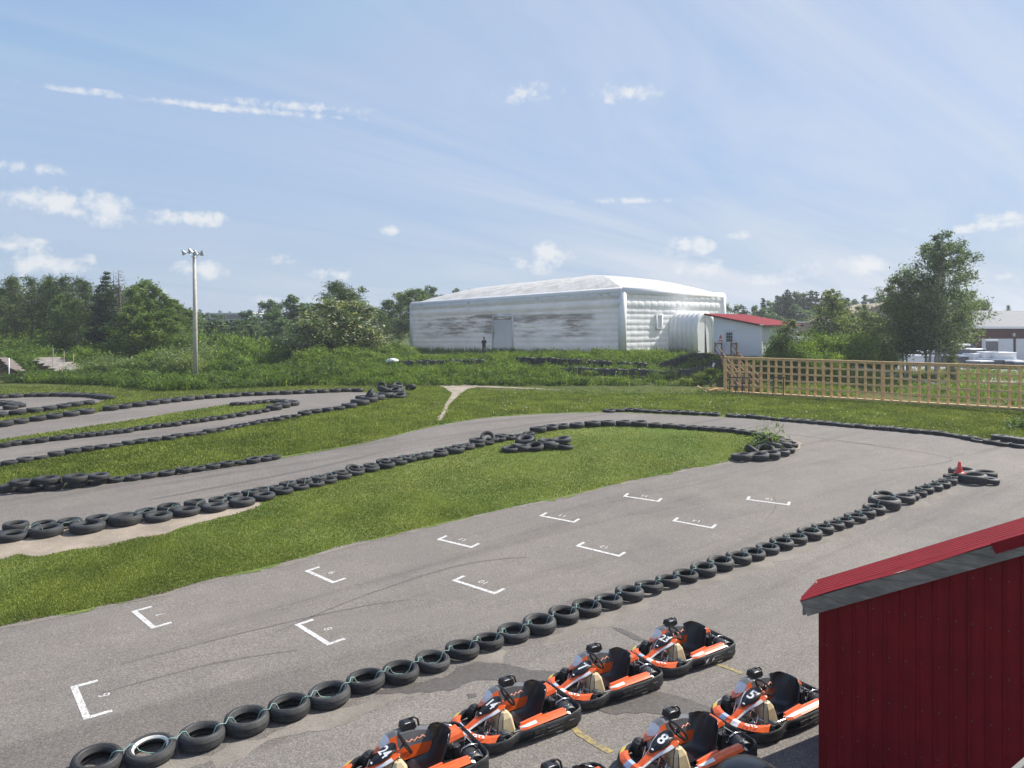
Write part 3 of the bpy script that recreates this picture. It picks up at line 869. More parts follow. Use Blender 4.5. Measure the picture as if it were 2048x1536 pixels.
def wheel(name, root, c, r_, w, axis_y=1):
    Mx = Matrix.Translation(c) @ Matrix.Rotation(R(90), 4, 'X')
    h = w / 2
    mb = MB(); mb.lathe([(r_ * .5, -h * .8), (r_ * .75, -h), (r_ * .92, -h * .92), (r_, -h * .7), (r_, h * .7), (r_ * .92, h * .92), (r_ * .75, h), (r_ * .5, h * .8)], 22, 0, True, Mx)
    o = obj('wheel', mb, M['rubber'], root, 45)
    mb = MB()
    mb.lathe([(r_ * .5, -h * .82), (r_ * .48, -h * .5), (r_ * .2, -h * .4), (0, -h * .42)], 16, 0, False, Mx)
    mb.lathe([(0, h * .42), (r_ * .2, h * .4), (r_ * .48, h * .5), (r_ * .5, h * .82)], 16, 0, False, Mx)
    mb.lathe([(r_ * .16, -h), (r_ * .16, h), (0, h)], 10, 0, False, Mx)
    obj('rim', mb, M['steel'], o, 45)
    return o


def kart_proto():
    k = thing('go_kart', 'x', 'go-kart')
    # bumper band all round
    inn = offs(OUT, .035)     # OUT runs anticlockwise seen from above, so +d is inward
    mb = MB(); n = len(OUT)
    rows = []
    for (pl, zf) in ((inn, lambda x: .05), (OUT, lambda x: .045), (offs(OUT, -.012), lambda x: .09), (offs(OUT, -.012), lambda x: top_z(x) - .045), (OUT, lambda x: top_z(x) - .01), (offs(OUT, .012), top_z), (offs(OUT, .03), lambda x: top_z(x) - .012), (inn, lambda x: top_z(x) - .06)):
        rows.append([(x, y, zf(OUT[i][0])) for i, (x, y) in enumerate(pl)])
    rows.append(rows[0])
    for a in rows: a.append(a[0])
    mb.grid(rows)
    for sy in (1, -1):
        for (x0, x1, z) in ((.18, .0, .10), (-.08, -.36, .115), (-.08, -.30, .165), (-.50, -.60, .16)):
            mb.box(((x0 + x1) / 2, sy * .592, z), (abs(x1 - x0), .012, .012), 1)
        mb.box((.06, sy * .588, .15), (.2, .01, .05), 0)
        mb.box((-.25, sy * .589, .14), (.26, .01, .075), 0)
    obj('bumper', mb, [M['bumper'], M['kgrey']], k, 40)
    # floor pan and frame rails
    mb = MB(); mb.prism(offs(offs(OUT, .06), .02), .05, .062)
    obj('floor_pan', mb, M['darksteel'], k)
    mb = MB()
    for s_ in (1, -1):
        mb.tube([(1.05, s_ * .2, .09), (.75, s_ * .2, .09), (.35, s_ * .3, .09), (-.3, s_ * .32, .09), (-.78, s_ * .3, .12)], .017, 8)
        mb.tube([(.4, s_ * .3, .09), (.4, s_ * .47, .10), (-.2, s_ * .49, .10), (-.25, s_ * .32, .09)], .013, 6)
        mb.tube([(.62, s_ * .2, .1), (.62, s_ * .40, .13)], .02, 6)
        mb.tube([(.55, 0, .13), (.57, s_ * .36, .13)], .009, 6)
    mb.tube([(.9, -.3, .12), (.98, -.2, .15), (.98, .2, .15), (.9, .3, .12)], .013, 6)
    mb.tube([(-.58, -.42, .135), (-.58, .42, .135)], .02, 8)
    for (p, q) in (((.80, .10, .10), (.74, .12, .30)), ((.80, .24, .10), (.72, .24, .28)), ((.80, -.2, .10), (.72, -.2, .30)), ((.70, .05, .2), (.66, .30, .2)), ((.86, .30, .16), (.72, .14, .17)), ((.66, .22, .11), (.48, .42, .12)), ((.78, .16, .16), (.6, .34, .12))):
        mb.tube([p, q], .012, 6)
    for (c, d) in (((.76, .17, .12), (.09, .07, .05)), ((.70, .27, .13), (.05, .09, .06)), ((.84, .2, .11), (.05, .12, .03)), ((.73, -.16, .12), (.09, .1, .05)), ((.64, .36, .15), (.07, .05, .1)), ((.64, -.36, .15), (.07, .05, .1)), ((.66, .12, .24), (.06, .1, .09))):
        mb.box(c, d)
    obj('chassis', mb, M['steel'], k, 40)
    # front spoiler: coloured cells from one corner to the other
    sp_o = [(.93, -.49), (1.05, -.40), (1.12, -.30), (1.155, -.18), (1.165, -.06), (1.165, .06), (1.15, .19), (1.11, .31), (1.03, .41), (.93, .48), (.82, .52)]
    sp_o = [(.85, -.51)] + sp_o
    mb = MB(); cols = [2, 2, 0, 0, 4, 0, 1, 0, 0, 0, 0]
    pts = []
    for i, (x, y) in enumerate(sp_o):
        z = .178 + .012 * math.sin(i)
        pts.append([(x, y, z - .02), (x - .004, y * .995, z + .012), (x - .07, y * .93, .232), (x - .125, y * .88, .238), (x - .13, y * .87, .215)])
    for i in range(len(pts) - 1):
        a, b = pts[i], pts[i + 1]
        for j in range(4):
            c_ = cols[i]
            if j == 1 and i == 1: c_ = 3
            if j == 0 and i in (7, 8, 9): c_ = 2
            mb.add([a[j], b[j], b[j + 1], a[j + 1]], [(0, 1, 2, 3)], c_)
    sp = obj('front_spoiler', mb, [M['orange'], M['kwhite'], M['kblack'], M['gold'], M['blue']], k)
    md = sp.modifiers.new('thick', 'SOLIDIFY'); md.thickness = .008
    me = text_mesh('GT5', .105, name='sticker', ext=.001); me.materials.append(M['kwhite'])
    st = link('sticker', me, sp); st.location = (1.0, .335, .246); st.rotation_euler = (R(-4), R(6), R(138))
    # nose panel: a raked strip that widens into the number plate
    stn = [(1.165, .185, .05), (1.02, .235, .058), (.88, .295, .07), (.76, .352, .10), (.64, .410, .155), (.54, .455, .185), (.46, .490, .178), (.41, .508, .135)]
    mb = MB(); rows = []
    fr = (-1, -.72, -.4, 0, .4, .72, 1)
    for (x, z, w) in stn:
        rows.append([(x - .02 * abs(f_) ** 2, f_ * w, z - (.035 + .05 * w) * abs(f_) ** 2) for f_ in fr])
    for i in range(len(rows) - 1):
        for j in range(6):
            c_ = 0
            if j in (5,) and 0 < i < 5: c_ = 1
            if j in (0,) and 1 < i < 5: c_ = 1
            mb.add([rows[i][j], rows[i + 1][j], rows[i + 1][j + 1], rows[i][j + 1]], [(0, 1, 2, 3)], c_)
    npn = obj('nose_panel', mb, [M['orange'], M['kwhite']], k)
    md = npn.modifiers.new('thick', 'SOLIDIFY'); md.thickness = .012
    # black plate on it
    dirx = Vector((.42 - .80, 0, .505 - .335)).normalized(); nrm = Vector((-dirx.z, 0, dirx.x)); nrm = nrm if nrm.z > 0 else -nrm
    mb = MB(); ring = []
    for j in range(28):
        t = 2 * math.pi * j / 28
        u = math.cos(t); w = math.sin(t)
        uu = .225 * u; ww = w * (.118 + .045 * u) * (1 if u > -.6 else .85)
        ring.append(Vector((.615, 0, .425)) + dirx * uu + Vector((0, ww, 0)) + nrm * (.018 - .14 * ww * ww * 4))
    cen = Vector((.615, 0, .425)) + nrm * .022
    mb.add([cen] + ring, [(0, 1 + j, 1 + (j + 1) % 28) for j in range(28)])
    npl = obj('number_plate', mb, M['kblack'], k, True)
    for f_ in npl.data.polygons:
        if f_.normal.z < 0: f_.flip()
    md = npl.modifiers.new('thick', 'SOLIDIFY'); md.thickness = .008; md.offset = -1
    mb = MB()
    lg = Vector((.615, 0, .425)) - dirx * .165 + nrm * .022
    mb.add([lg + Vector((0, -.03, 0)), lg + dirx * .018 + Vector((0, .005, 0)), lg + Vector((0, .032, 0)) - dirx * .004, lg - dirx * .012 + Vector((0, .0, 0))], [(0, 1, 2, 3)])
    obj('emblem', mb, M['kwhite'], npl)
    k['_n'] = 0
    # steering wheel and column
    Ms = Matrix.Translation((.28, 0, .50)) @ Matrix.Rotation(R(-62), 4, 'Y')
    mb = MB()
    mb.tube([Ms @ Vector((.145 * math.cos(t), .165 * math.sin(t), 0)) for t in [2 * math.pi * j / 20 for j in range(20)]], .018, 8, 0, True)
    for t in (0.5, 2.6, 4.71): mb.tube([Ms @ Vector((0, 0, -.02)), Ms @ Vector((.13 * math.cos(t), .145 * math.sin(t), 0))], .011, 6)
    mb.lathe([(0, -.03), (.035, -.03), (.035, .012), (0, .012)], 10, 0, False, Ms)
    sw = obj('steering_wheel', mb, M['kblack'], k, 40)
    mb = MB(); mb.tube([(.30, 0, .49), (.62, 0, .16)], .012, 8); obj('steering_column', mb, M['darksteel'], sw, True)
    # fuel tank, faceted
    mb = MB(); c0, c1 = .46, .13
    def ring_(hx, hy, ch, z): return [(c0 + hx, c1 + hy - ch, z), (c0 + hx - ch, c1 + hy, z), (c0 - hx + ch, c1 + hy, z), (c0 - hx, c1 + hy - ch, z), (c0 - hx, c1 - hy + ch, z), (c0 - hx + ch, c1 - hy, z), (c0 + hx - ch, c1 - hy, z), (c0 + hx, c1 - hy + ch, z)]
    rr_ = [ring_(.145, .17, .03, .085), ring_(.155, .18, .035, .12), ring_(.12, .145, .05, .32), ring_(.06, .10, .03, .40), ring_(.03, .05, .015, .41)]
    vs = [p for r_ in rr_ for p in r_]
    fs = [[8 * i + j, 8 * i + (j + 1) % 8, 8 * i + 8 + (j + 1) % 8, 8 * i + 8 + j] for i in range(4) for j in range(8)] + [list(range(8))[::-1], list(range(32, 40))]
    mb.add(vs, fs)
    tk = obj('fuel_tank', mb, M['tank'], k, bevel=.008)
    mb = MB(); mb.lathe([(.035, 0), (.035, .035), (0, .04)], 12, 0, False, Matrix.Translation((c0, c1, .40)))
    mb.tube([(c0 - .165, c1 + .06, .10), (c0 - .128, c1 + .06, .325), (c0 - .06, c1 + .02, .415), (c0 + .07, c1 + .06, .405), (c0 + .128, c1 + .1, .32), (c0 + .163, c1 + .12, .1)], .006, 5)
    mb.tube([(c0 + .1, c1 + .188, .1), (c0 + .08, c1 + .152, .32), (c0, c1 + .06, .415), (c0 - .1, c1 - .1, .38), (c0 - .12, c1 - .16, .3)], .006, 5)
    obj('tank_strap', mb, M['kblack'], tk, True)
    # seat shell
    mb = MB(); rows = []
    prof = [(.20, .12, .10, .16), (.10, .095, .15, .20), (-.05, .085, .20, .24), (-.18, .11, .26, .30), (-.27, .19, .36, .30), (-.33, .32, .47, .28), (-.385, .45, .53, .25), (-.41, .525, .545, .19)]
    for (x, z, ze, w) in prof:
        rw = []
        for f_ in (-1.08, -1, -.8, -.45, 0, .45, .8, 1, 1.08):
            e = max(0, abs(f_) - .45) / .55
            rw.append((x + .11 * min(1, e) ** 1.6 * (1 if z > .15 else .2), f_ * w, z + (ze - z) * min(1, e) ** 1.7 - (.03 if abs(f_) > 1 else 0)))
        rows.append(rw)
    mb.grid(rows)
    s_ = obj('seat', mb, M['seat'], k, True)
    md = s_.modifiers.new('thick', 'SOLIDIFY'); md.thickness = .012
    md = s_.modifiers.new('sub', 'SUBSURF'); md.levels = 1; md.render_levels = 1
    mb = MB()
    for sy in (1, -1):
        mb.tube([(-.30, sy * .31, .40), (-.40, sy * .33, .40), (-.46, sy * .33, .12)], .010, 6)
        mb.tube([(-.30, sy * .30, .39), (-.27, sy * .34, .44), (-.33, sy * .30, .47)], .013, 6)
    obj('seat_stay', mb, M['darksteel'], k, True)
    # side pods
    for sy in (1, -1):
        mb = MB(); xs_ = [.335, .22, .05, -.15, -.35, -.50, -.56]
        rows = []
        for i, x in enumerate(xs_):
            yo = float(np.interp(x, [-.6, -.3, .2, .34], [.545, .545, .53, .48])); yi = float(np.interp(x, [-.6, -.3, .2, .34], [.40, .385, .37, .40]))
            z = float(np.interp(x, [-.6, -.5, .1, .34], [.22, .262, .235, .205]))
            rows.append([(x, sy * yo, z - .012), (x, sy * (yo - .03), z + .008), (x, sy * (yo + yi) / 2, z + .028), (x, sy * (yi + .02), z + .024), (x, sy * yi, z - .02)])
        for i in range(6):
            for j in range(4):
                c_ = 0
                if j == 1 and i in (0, 1, 2): c_ = 1
                if j == 1 and i == 2: c_ = 0
                if i == 5: c_ = 1 if j < 2 else 2
                if j == 3 and i in (1, 3): c_ = 2
                q = [rows[i][j], rows[i + 1][j], rows[i + 1][j + 1], rows[i][j + 1]]
                mb.add(q, [(0, 1, 2, 3) if sy < 0 else (3, 2, 1, 0)], c_)
        mb.beam((.28, sy * .39, .245), (-.12, sy * .375, .27), .03, .022, 0)
        o = obj('side_pod', mb, [M['orange'], M['kwhite'], M['kblack']], k)
        md = o.modifiers.new('thick', 'SOLIDIFY'); md.thickness = .008
    # engine cover beside the seat
    mb = MB(); rows = []
    st2 = [(.53, .14, .24, .15), (.475, .15, .40, .165), (.41, .15, .485, .17), (.30, .15, .515, .17), (.12, .15, .515, .165), (-.06, .15, .49, .165), (-.22, .15, .445, .155), (-.34, .15, .39, .14)]
    yc = -.335
    ang = [-1.0, -.98, -.86, -.5, 0, .5, .86, .98, 1.0]
    for (x, zb, zt, w) in st2:
        rw = []
        for a in ang:
            zz_ = zb + (zt - zb) * (1 - abs(a) ** 4.0) if abs(a) < 1 else zb
            rw.append((x, yc + a * w, zz_))
        rows.append(rw)
    for i in range(len(rows) - 1):
        for j in range(len(ang) - 1):
            c_ = 2
            if i < 2: c_ = 1 if 1 <= j <= 5 else 0
            if i == 2: c_ = 0 if j in (2, 3, 5, 6) else (2 if j == 4 else 0)
            if i >= 3 and j >= 6: c_ = 0
            if i >= 3 and j <= 1: c_ = 0
            if i in (2, 3) and j in (3, 4): c_ = 2
            mb.add([rows[i][j], rows[i][j + 1], rows[i + 1][j + 1], rows[i + 1][j]], [(3, 2, 1, 0)], c_)
    mb.add(rows[0], [range(len(ang))], 1)
    mb.box((.525, yc - .05, .23), (.01, .03, .03), 3)
    ec = obj('engine_cover', mb, [M['orange'], M['kwhite'], M['kgrey'], M['kblack']], k, 50)
    mb = MB()
    rx = random.Random(4); px_ = .22; pts = []
    for j in range(9):
        pts.append((px_ - j * .042, yc + .168, .40 + (.025 if j % 2 else -.012) + rx.uniform(-.01, .01)))
    mb.tube(pts, .008, 5)
    obj('lettering', mb, M['script'], ec, True)
    mb = MB(); mb.box((.08, -.36, .545), (.22, .18, .09), 0, None, .85)
    mb.box((.10, -.36, .592), (.12, .1, .02), 0, None, .8); mb.box((.10, -.30, .588), (.09, .012, .012), 1)
    ab = obj('air_box', mb, [M['kblack'], M['kwhite']], k, bevel=.012)
    mb = MB(); mb.tube([(.08, -.38, .575), (.03, -.385, .60), (-.05, -.385, .60), (-.09, -.37, .56), (-.10, -.35, .48)], .016, 8)
    obj('hose', mb, M['kblack'], ab, True)
    # orange bodywork ahead of the far side pod and behind the seat
    mb = MB()
    for sy in (-1,):
        P_ = [(.60, -.27, .33), (.42, -.24, .40), (.36, -.44, .37), (.50, -.50, .27), (.62, -.40, .24)]
        mb.add([Vector(p) for p in P_], [(0, 1, 2, 3, 4)], 0)
        mb.add([P_[3], P_[2], (.34, -.54, .26), (.40, -.55, .21)], [(0, 1, 2, 3)], 1)
        mb.add([P_[4], P_[3], (.48, -.50, .2), (.60, -.40, .18)], [(0, 1, 2, 3)], 2)
    fp = obj('front_fairing', mb, [M['orange'], M['kwhite'], M['maroon_in']], k)
    md = fp.modifiers.new('thick', 'SOLIDIFY'); md.thickness = .01
    mb = MB(); mb.box((-.55, -.16, .315), (.30, .30, .07), 0, Matrix.Rotation(R(8), 4, 'Y'), .8); mb.box((-.55, -.16, .345), (.2, .16, .03), 0, None, .8)
    mb.box((-.70, -.16, .27), (.02, .26, .09), 1)
    obj('rear_cover', mb, [M['orange'], M['kwhite']], k, bevel=.02)
    mb = MB(); mb.box((-.52, -.15, .18), (.28, .34, .19), 0); mb.box((-.48, .12, .2), (.1, .1, .2), 0)
    for j in range(5): mb.box((-.52, -.15, .12 + j * .035), (.31, .37, .012), 0)
    obj('engine', mb, M['darksteel'], k)
    mb = MB()
    for sy in (1, -1):
        mb.tube([(-.46, sy * .24, .13), (-.50, sy * .25, .30), (-.62, sy * .25, .325), (-.74, sy * .25, .30), (-.78, sy * .25, .14)], .013, 8)
        mb.tube([(-.47, sy * .27, .24), (-.57, sy * .45, .315), (-.70, sy * .36, .28)], .008, 6)
    mb.tube([(-.76, -.4, .18), (-.78, -.25, .2), (-.78, .25, .2), (-.76, .4, .18)], .014, 8)
    obj('rear_bar', mb, M['steel'], k, True)
    for sx, sy in ((.62, 1), (.62, -1)): wheel('wheel', k, (sx, sy * .45, .135), .13, .14)
    for sx, sy in ((-.58, 1), (-.58, -1)): wheel('wheel', k, (sx, sy * .40, .142), .145, .22)
    # wheel guards at the rear
    for sy in (1, -1):
        mb = MB(); rows = []
        for j in range(9):
            t = R(25 + j * 16)
            rows.append([(-.58 + .165 * math.cos(t), sy * yy, .142 + .165 * math.sin(t)) for yy in (.27, .42, .52)])
        mb.grid(rows, flip=sy < 0)
        o = obj('wheel_guard', mb, M['kgrey'] if False else M['bumper'], k, True); md = o.modifiers.new('thick', 'SOLIDIFY'); md.thickness = .006
    return k


KART = kart_proto()
del KART['_n']


def number_on(k, txt):
    pl = [c for c in k.children if c.name.startswith('number_plate')][0]
    me = text_mesh(txt, .25 if len(txt) == 1 else .205, name='number', ext=.001, res=4); me.materials.append(M['kwhite'])
    o = link('number', me, pl)
    dirx = Vector((.42 - .80, 0, .505 - .335)).normalized(); nrm = Vector((-dirx.z, 0, dirx.x)); nrm = nrm if nrm.z > 0 else -nrm
    # read from the front: up is toward the wheel, right is the kart's +y seen from ahead
    up = dirx; rt = up.cross(nrm)
    Mx = Matrix((rt, up, nrm)).transposed().to_4x4()
    Mx = Mx @ Matrix.Diagonal((1.0, 1.0, 1, 1))
    Mx.translation = Vector((.60, 0, .425)) + nrm * .028 + dirx * .03
    o.matrix_local = Mx


KANG = math.atan2(-.53, -.848)
dK = Vector((math.cos(KANG), math.sin(KANG))); lK = Vector((-dK.y, dK.x))
def from_notch(px, py):
    p = onz(px, py, .02).to_2d(); return p - dK * .385 - lK * .52
def from_air(px, py):
    p = onz(px, py, .59).to_2d(); return p - dK * .10 + lK * .36
KS = [('24', from_air(812, 1444), 'orange and black go-kart number 24 cut off by the photo\'s bottom edge'), ('14', from_notch(1039, 1491), 'orange and black go-kart number 14 parked behind kart 24'), ('7', from_notch(1222.6, 1407.5), 'orange and black go-kart number 7 parked between karts 14 and 23'),
      ('23', from_notch(1384, 1342), 'orange and black go-kart number 23 farthest back, white marks on its side'), ('5', from_notch(1574.6, 1470), 'orange and black go-kart number 5 half hidden behind the red shed wall'), ('8', from_air(1339.5, 1421.5), 'orange and black go-kart number 8 in front of kart 5, front fairing white edged'),
      ('', from_air(1098, 1530), 'go-kart almost wholly below the photo\'s edge, only its black air box showing')]
for i, (num, p, lab) in enumerate(KS):
    k = copy_tree(KART)
    k.location = (p.x, p.y, .012); k.rotation_euler = (0, 0, KANG + R((0, .5, -1.5, 1, 0, -1, 0)[i]))
    tag(k, lab, 'go-kart', 'go-karts parked in two rows')
    if num: number_on(k, num)
    if num == '23':
        mb = MB()
        for x in (.12, -.05, -.12): mb.add([(x, .5935, .10), (x - .07, .5935, .13), (x - .10, .5935, .19), (x - .02, .5935, .15)], [(0, 1, 2, 3)])
        for c in k.children:
            if c.name.startswith('bumper'): obj('sticker', mb, M['kwhite'], c)
def wipe(o):
    for c in list(o.children): wipe(c)
    bpy.data.objects.remove(o)
wipe(KART)
# dark dome by the photo's lower edge
t = thing('waste_bin', 'dark domed bin lid cut off at the photo\'s bottom edge beside kart 8', 'bin')
p = onz(1500, 1560, .9); t.location = (p.x, p.y, 0)
mb = MB(); mb.lathe([(.30, 0), (.34, .05), (.38, .84), (.40, .86), (.40, .90), (.0, .90)], 28)
obj('bin_body', mb, M['bumper'], t, 40)
mb = MB(); mb.lathe([(.415, .88), (.415, .92), (.38, .97), (.28, 1.05), (.15, 1.09), (0, 1.10)], 32)
obj('lid', mb, M['seat'], t, 50)
# ---------------------------------------------------------------- buildings and made things
# red shed close by on the right
SA = R(-28)
t = thing('red_shed', 'dark red metal-clad shed with weathered grey barge board and red roof', 'shed', (4.20, 9.95, 0), SA)
# local x runs along the wall to the right, y away from the camera; wall at y=0
SW, SD, H0, SL = 4.4, 1.8, 2.60, .49
mb = MB(); prof = []
x = 0
rib = .186
xs_ = []
i = 0
while x < SW:
    xs_ += [(x, 0), (x + rib * .14, 0), (x + rib * .20, -.022), (x + rib * .30, -.022), (x + rib * .36, 0)]
    x += rib
bot = [(a, b, .05) for a, b in xs_]; tp = [(a, b, H0 + SL * a) for a, b in xs_]
mb.grid([bot, tp])
mb.add([(0, 0, .05), (0, SD, .05), (0, SD, H0 - .32), (0, 0, H0)], [(0, 1, 2, 3)])
e = xs_[-1][0]
mb.add([(0, SD, .05), (e, SD, .05), (e, SD, H0 - .32 + SL * e), (0, SD, H0 - .32)], [(0, 1, 2, 3)])
mb.add([(e, 0, .05), (e, SD, .05), (e, SD, H0 - .32 + SL * e), (e, 0, H0 + SL * e)], [(3, 2, 1, 0)])
for i in range(int(SW / rib)):
    for q in range(7):
        zq = .25 + .6 * q
        if zq < H0 + SL * i * rib - .1: mb.box((i * rib + .09 + random.gauss(0, .004), -.004, zq + random.gauss(0, .006)), (.014, .01, .014), 1)
w_ = obj('wall', mb, [M['redwall'], M['kgrey']], t)
mb = MB(); mb.box((.008, -.012, 1.3), (.05, .035, 2.5)); obj('corner_trim', mb, M['redwall'], t)
mb = MB()
d = Vector((1, 0, SL)).normalized()
a = Vector((-.19, -.14, H0 + .045 - .19 * SL)); b_ = a + d * 5.0
mb.beam(a, b_, .04, .205)
obj('barge_board', mb, M['board'], t)
mb = MB(); mb.beam(a + Vector((-.005, .03, -.0)), a + Vector((-.005, SD + .1, -.33)), .035, .2); obj('fascia', mb, M['board'], t)
mb = MB(); xr = []
yy = -.17; k = 0
DROP = -.2
up = Vector((-SL, 0, 1)).normalized()
ys_ = []
while yy < SD + .08:
    ys_ += [(yy, 0), (yy + .21, 0), (yy + .225, .007), (yy + .25, .007), (yy + .265, 0)]
    yy += .29
a0 = Vector((-.24, 0, H0 + .17 - .24 * SL)); L_ = 5.0
rows = []
for s_ in np.linspace(0, L_, 12):
    wob = .012 * math.sin(s_ * 3.1)
    rows.append([a0 + d * s_ + Vector((0, y_, DROP * max(0, y_))) + up * (h_ + (wob if y_ < 0 else 0)) for y_, h_ in ys_])
mb.grid(rows, flip=True)
o = obj('roof', mb, M['redroof'], t); md = o.modifiers.new('thick', 'SOLIDIFY'); md.thickness = .006
mb = MB(); mb.beam(a0 + d * 2.45 + Vector((0, -.175, -.05)) , a0 + d * 5 + Vector((0, -.175, -.05)), .012, .13); obj('roof_flashing', mb, M['redroof'], t)

# inflatable arena
A0 = Vector((11.35, 75, 3.38)); LX = Vector((.733, .68)); angA = math.atan2(.68, .733)
t = thing('inflatable_arena', 'huge white quilted inflatable hall with dirty streaked long wall', 'inflatable building', A0, angA)
LW, WW, HH = 37.2, 19.2, 6.85
def drop(y): return -.0185 * y


def wallmesh(n_u, n_v, length, pos, vseams, amp=.085):
    rows = []
    for i in range(n_v + 1):
        z = HH * .965 * i / n_v; rw = []
        for j in range(n_u + 1):
            u = length * j / n_u
            if z > HH * .70:
                q = (z - HH * .70) / (HH * .265); b = abs(math.sin(math.pi * q * 2)) ** .5 * amp * 2.2
            else:
                q = z / (HH * .70); b = abs(math.sin(math.pi * q * 8)) ** .5 * amp
            for sm, wd in vseams:
                dp = .08 if wd == .3 else .55
                b *= min(1, dp + (1 - dp) * (abs(u - sm) / wd) ** .6) if abs(u - sm) < wd else 1
            wr = .03 * noise.noise(Vector((u * .8, z * 1.4, 3)))
            rw.append(pos(u, z, b + wr))
        rows.append(rw)
    return rows


m, nt, b = newmat('inflatable_vinyl'); M['vinyl'] = m
v = coords(nt); a2 = noisen(nt, v, 1.2, 5)
nt.links.new(ramp(nt, a2, [(.3, (.86, .86, .85)), (.7, (.93, .93, .92))]), b.inputs['Base Color']); b.inputs['Roughness'].default_value = .45
bump(nt, b, noisen(nt, coords(nt, (1, 1, 1)), 2.5, 4), .35, .05)
m, nt, b = newmat('stained_vinyl'); M['stained'] = m
v = coords(nt); sep = N(nt, 'ShaderNodeSeparateXYZ'); nt.links.new(v, sep.inputs[0])
vs = coords(nt, (1, .22, 1.5)); st = noisen(nt, vs, 1.05, 4, .55, .35)
vs2 = coords(nt, (1, .35, 5)); st2 = noisen(nt, vs2, 1.6, 5, .68, .3)
def band(sock, a_, b1, c_, d_):
    up_ = N(nt, 'ShaderNodeMapRange', interpolation_type='SMOOTHSTEP', ins={'From Min': a_, 'From Max': b1}); nt.links.new(sock, up_.inputs['Value'])
    dn = N(nt, 'ShaderNodeMapRange', interpolation_type='SMOOTHSTEP', ins={'From Min': c_, 'From Max': d_, 'To Min': 1, 'To Max': 0}); nt.links.new(sock, dn.inputs['Value'])
    return math_n(nt, 'MULTIPLY', up_.outputs[0], dn.outputs[0])
msk = math_n(nt, 'MULTIPLY', band(sep.outputs['Y'], 2.5, 6, 33, 36), band(sep.outputs['Z'], .9, 2.2, 3.8, 4.7))
th = math_n(nt, 'ADD', math_n(nt, 'MULTIPLY', st, .62), math_n(nt, 'MULTIPLY', st2, .38))
dirt = math_n(nt, 'MULTIPLY', ramp(nt, th, [(.46, 0), (.60, .85)]), msk)
# one long scraped patch
b1 = math_n(nt, 'MULTIPLY', band(sep.outputs['Y'], 3.2, 4.5, 13, 14.2), band(sep.outputs['Z'], 3.55, 3.75, 4.15, 4.3))
dirt = math_n(nt, 'MAXIMUM', dirt, math_n(nt, 'MULTIPLY', b1, ramp(nt, st2, [(.3, .2), (.6, .85)])))
b2 = math_n(nt, 'MULTIPLY', band(sep.outputs['Y'], 16, 17, 24, 26), band(sep.outputs['Z'], 3.0, 3.4, 4.2, 4.5))
dirt = math_n(nt, 'MAXIMUM', dirt, math_n(nt, 'MULTIPLY', b2, ramp(nt, th, [(.43, 0), (.53, .9)])))
light = ramp(nt, noisen(nt, coords(nt, (1, .6, 1)), .9, 6, .7), [(.35, (.78, .79, .80)), (.65, (.92, .92, .92))])
c_ = mixc(nt, dirt, light, (.2, .165, .15))
nt.links.new(c_, b.inputs['Base Color']); b.inputs['Roughness'].default_value = .5
bump(nt, b, noisen(nt, coords(nt), 2.2, 5), .4, .06)
mb = MB()
seamsL = [(12.1, .3), (24.5, .3), (1.6, .3), (2.6, .3), (34.8, .4), (36.2, .4)] + [(q, .16) for q in (4.4, 7.2, 9.6, 15, 21.6, 28, 31)]
mb.grid(wallmesh(170, 60, LW, lambda u, z, d_: (-d_, u, z + drop(u)), seamsL, .19))
obj('long_wall', mb, M['stained'], t, True)
mb = MB()
seamsR = [(q, .22) for q in np.arange(1.2, 19, 1.15)]
mb.grid(wallmesh(120, 60, WW, lambda u, z, d_: (u, -d_, z), seamsR), flip=True)
obj('short_wall', mb, M['vinyl'], t, True)
# back walls
mb = MB(); mb.grid(wallmesh(40, 40, LW, lambda u, z, d_: (WW + d_, u, z + drop(u)), seamsL[:3]), flip=True)
mb.grid(wallmesh(20, 40, WW, lambda u, z, d_: (u, LW + d_, z + drop(LW)), seamsL[:1]))
obj('back_wall', mb, M['vinyl'], t, True)
mb = MB(); mb.tube([(.05, .05, 0), (.05, .05, HH - .4)], .42, 14); mb.tube([(.0, LW, drop(LW)), (0, LW, HH - .4 + drop(LW))], .38, 12); mb.tube([(WW, 0, 0), (WW, 0, HH - .4)], .38, 12)
obj('corner_column', mb, M['vinyl'], t, True)
mb = MB()
e4 = [(0, 0, HH - .35), (WW, 0, HH - .35), (WW, LW, HH - .35 + drop(LW)), (0, LW, HH - .35 + drop(LW))]
mb.tube(e4 + [e4[0]], .40, 14)
obj('eave_tube', mb, M['vinyl'], t, True)
def glow(nt, b, f):
    t_ = N(nt, 'ShaderNodeBsdfTranslucent')
    nt.links.new(b.inputs['Base Color'].links[0].from_socket, t_.inputs['Color'])
    mx_ = N(nt, 'ShaderNodeMixShader'); mx_.inputs[0].default_value = f
    nt.links.new(b.outputs[0], mx_.inputs[1]); nt.links.new(t_.outputs[0], mx_.inputs[2]); nt.links.new(mx_.outputs[0], nt.nodes['Material Output'].inputs['Surface'])
M['flap'] = M['vinyl'].copy()
for key, gl in (('vinyl', .16), ('stained', .36), ('flap', .42)):
    n_ = M[key].node_tree; glow(n_, n_.nodes['Principled BSDF'], gl)
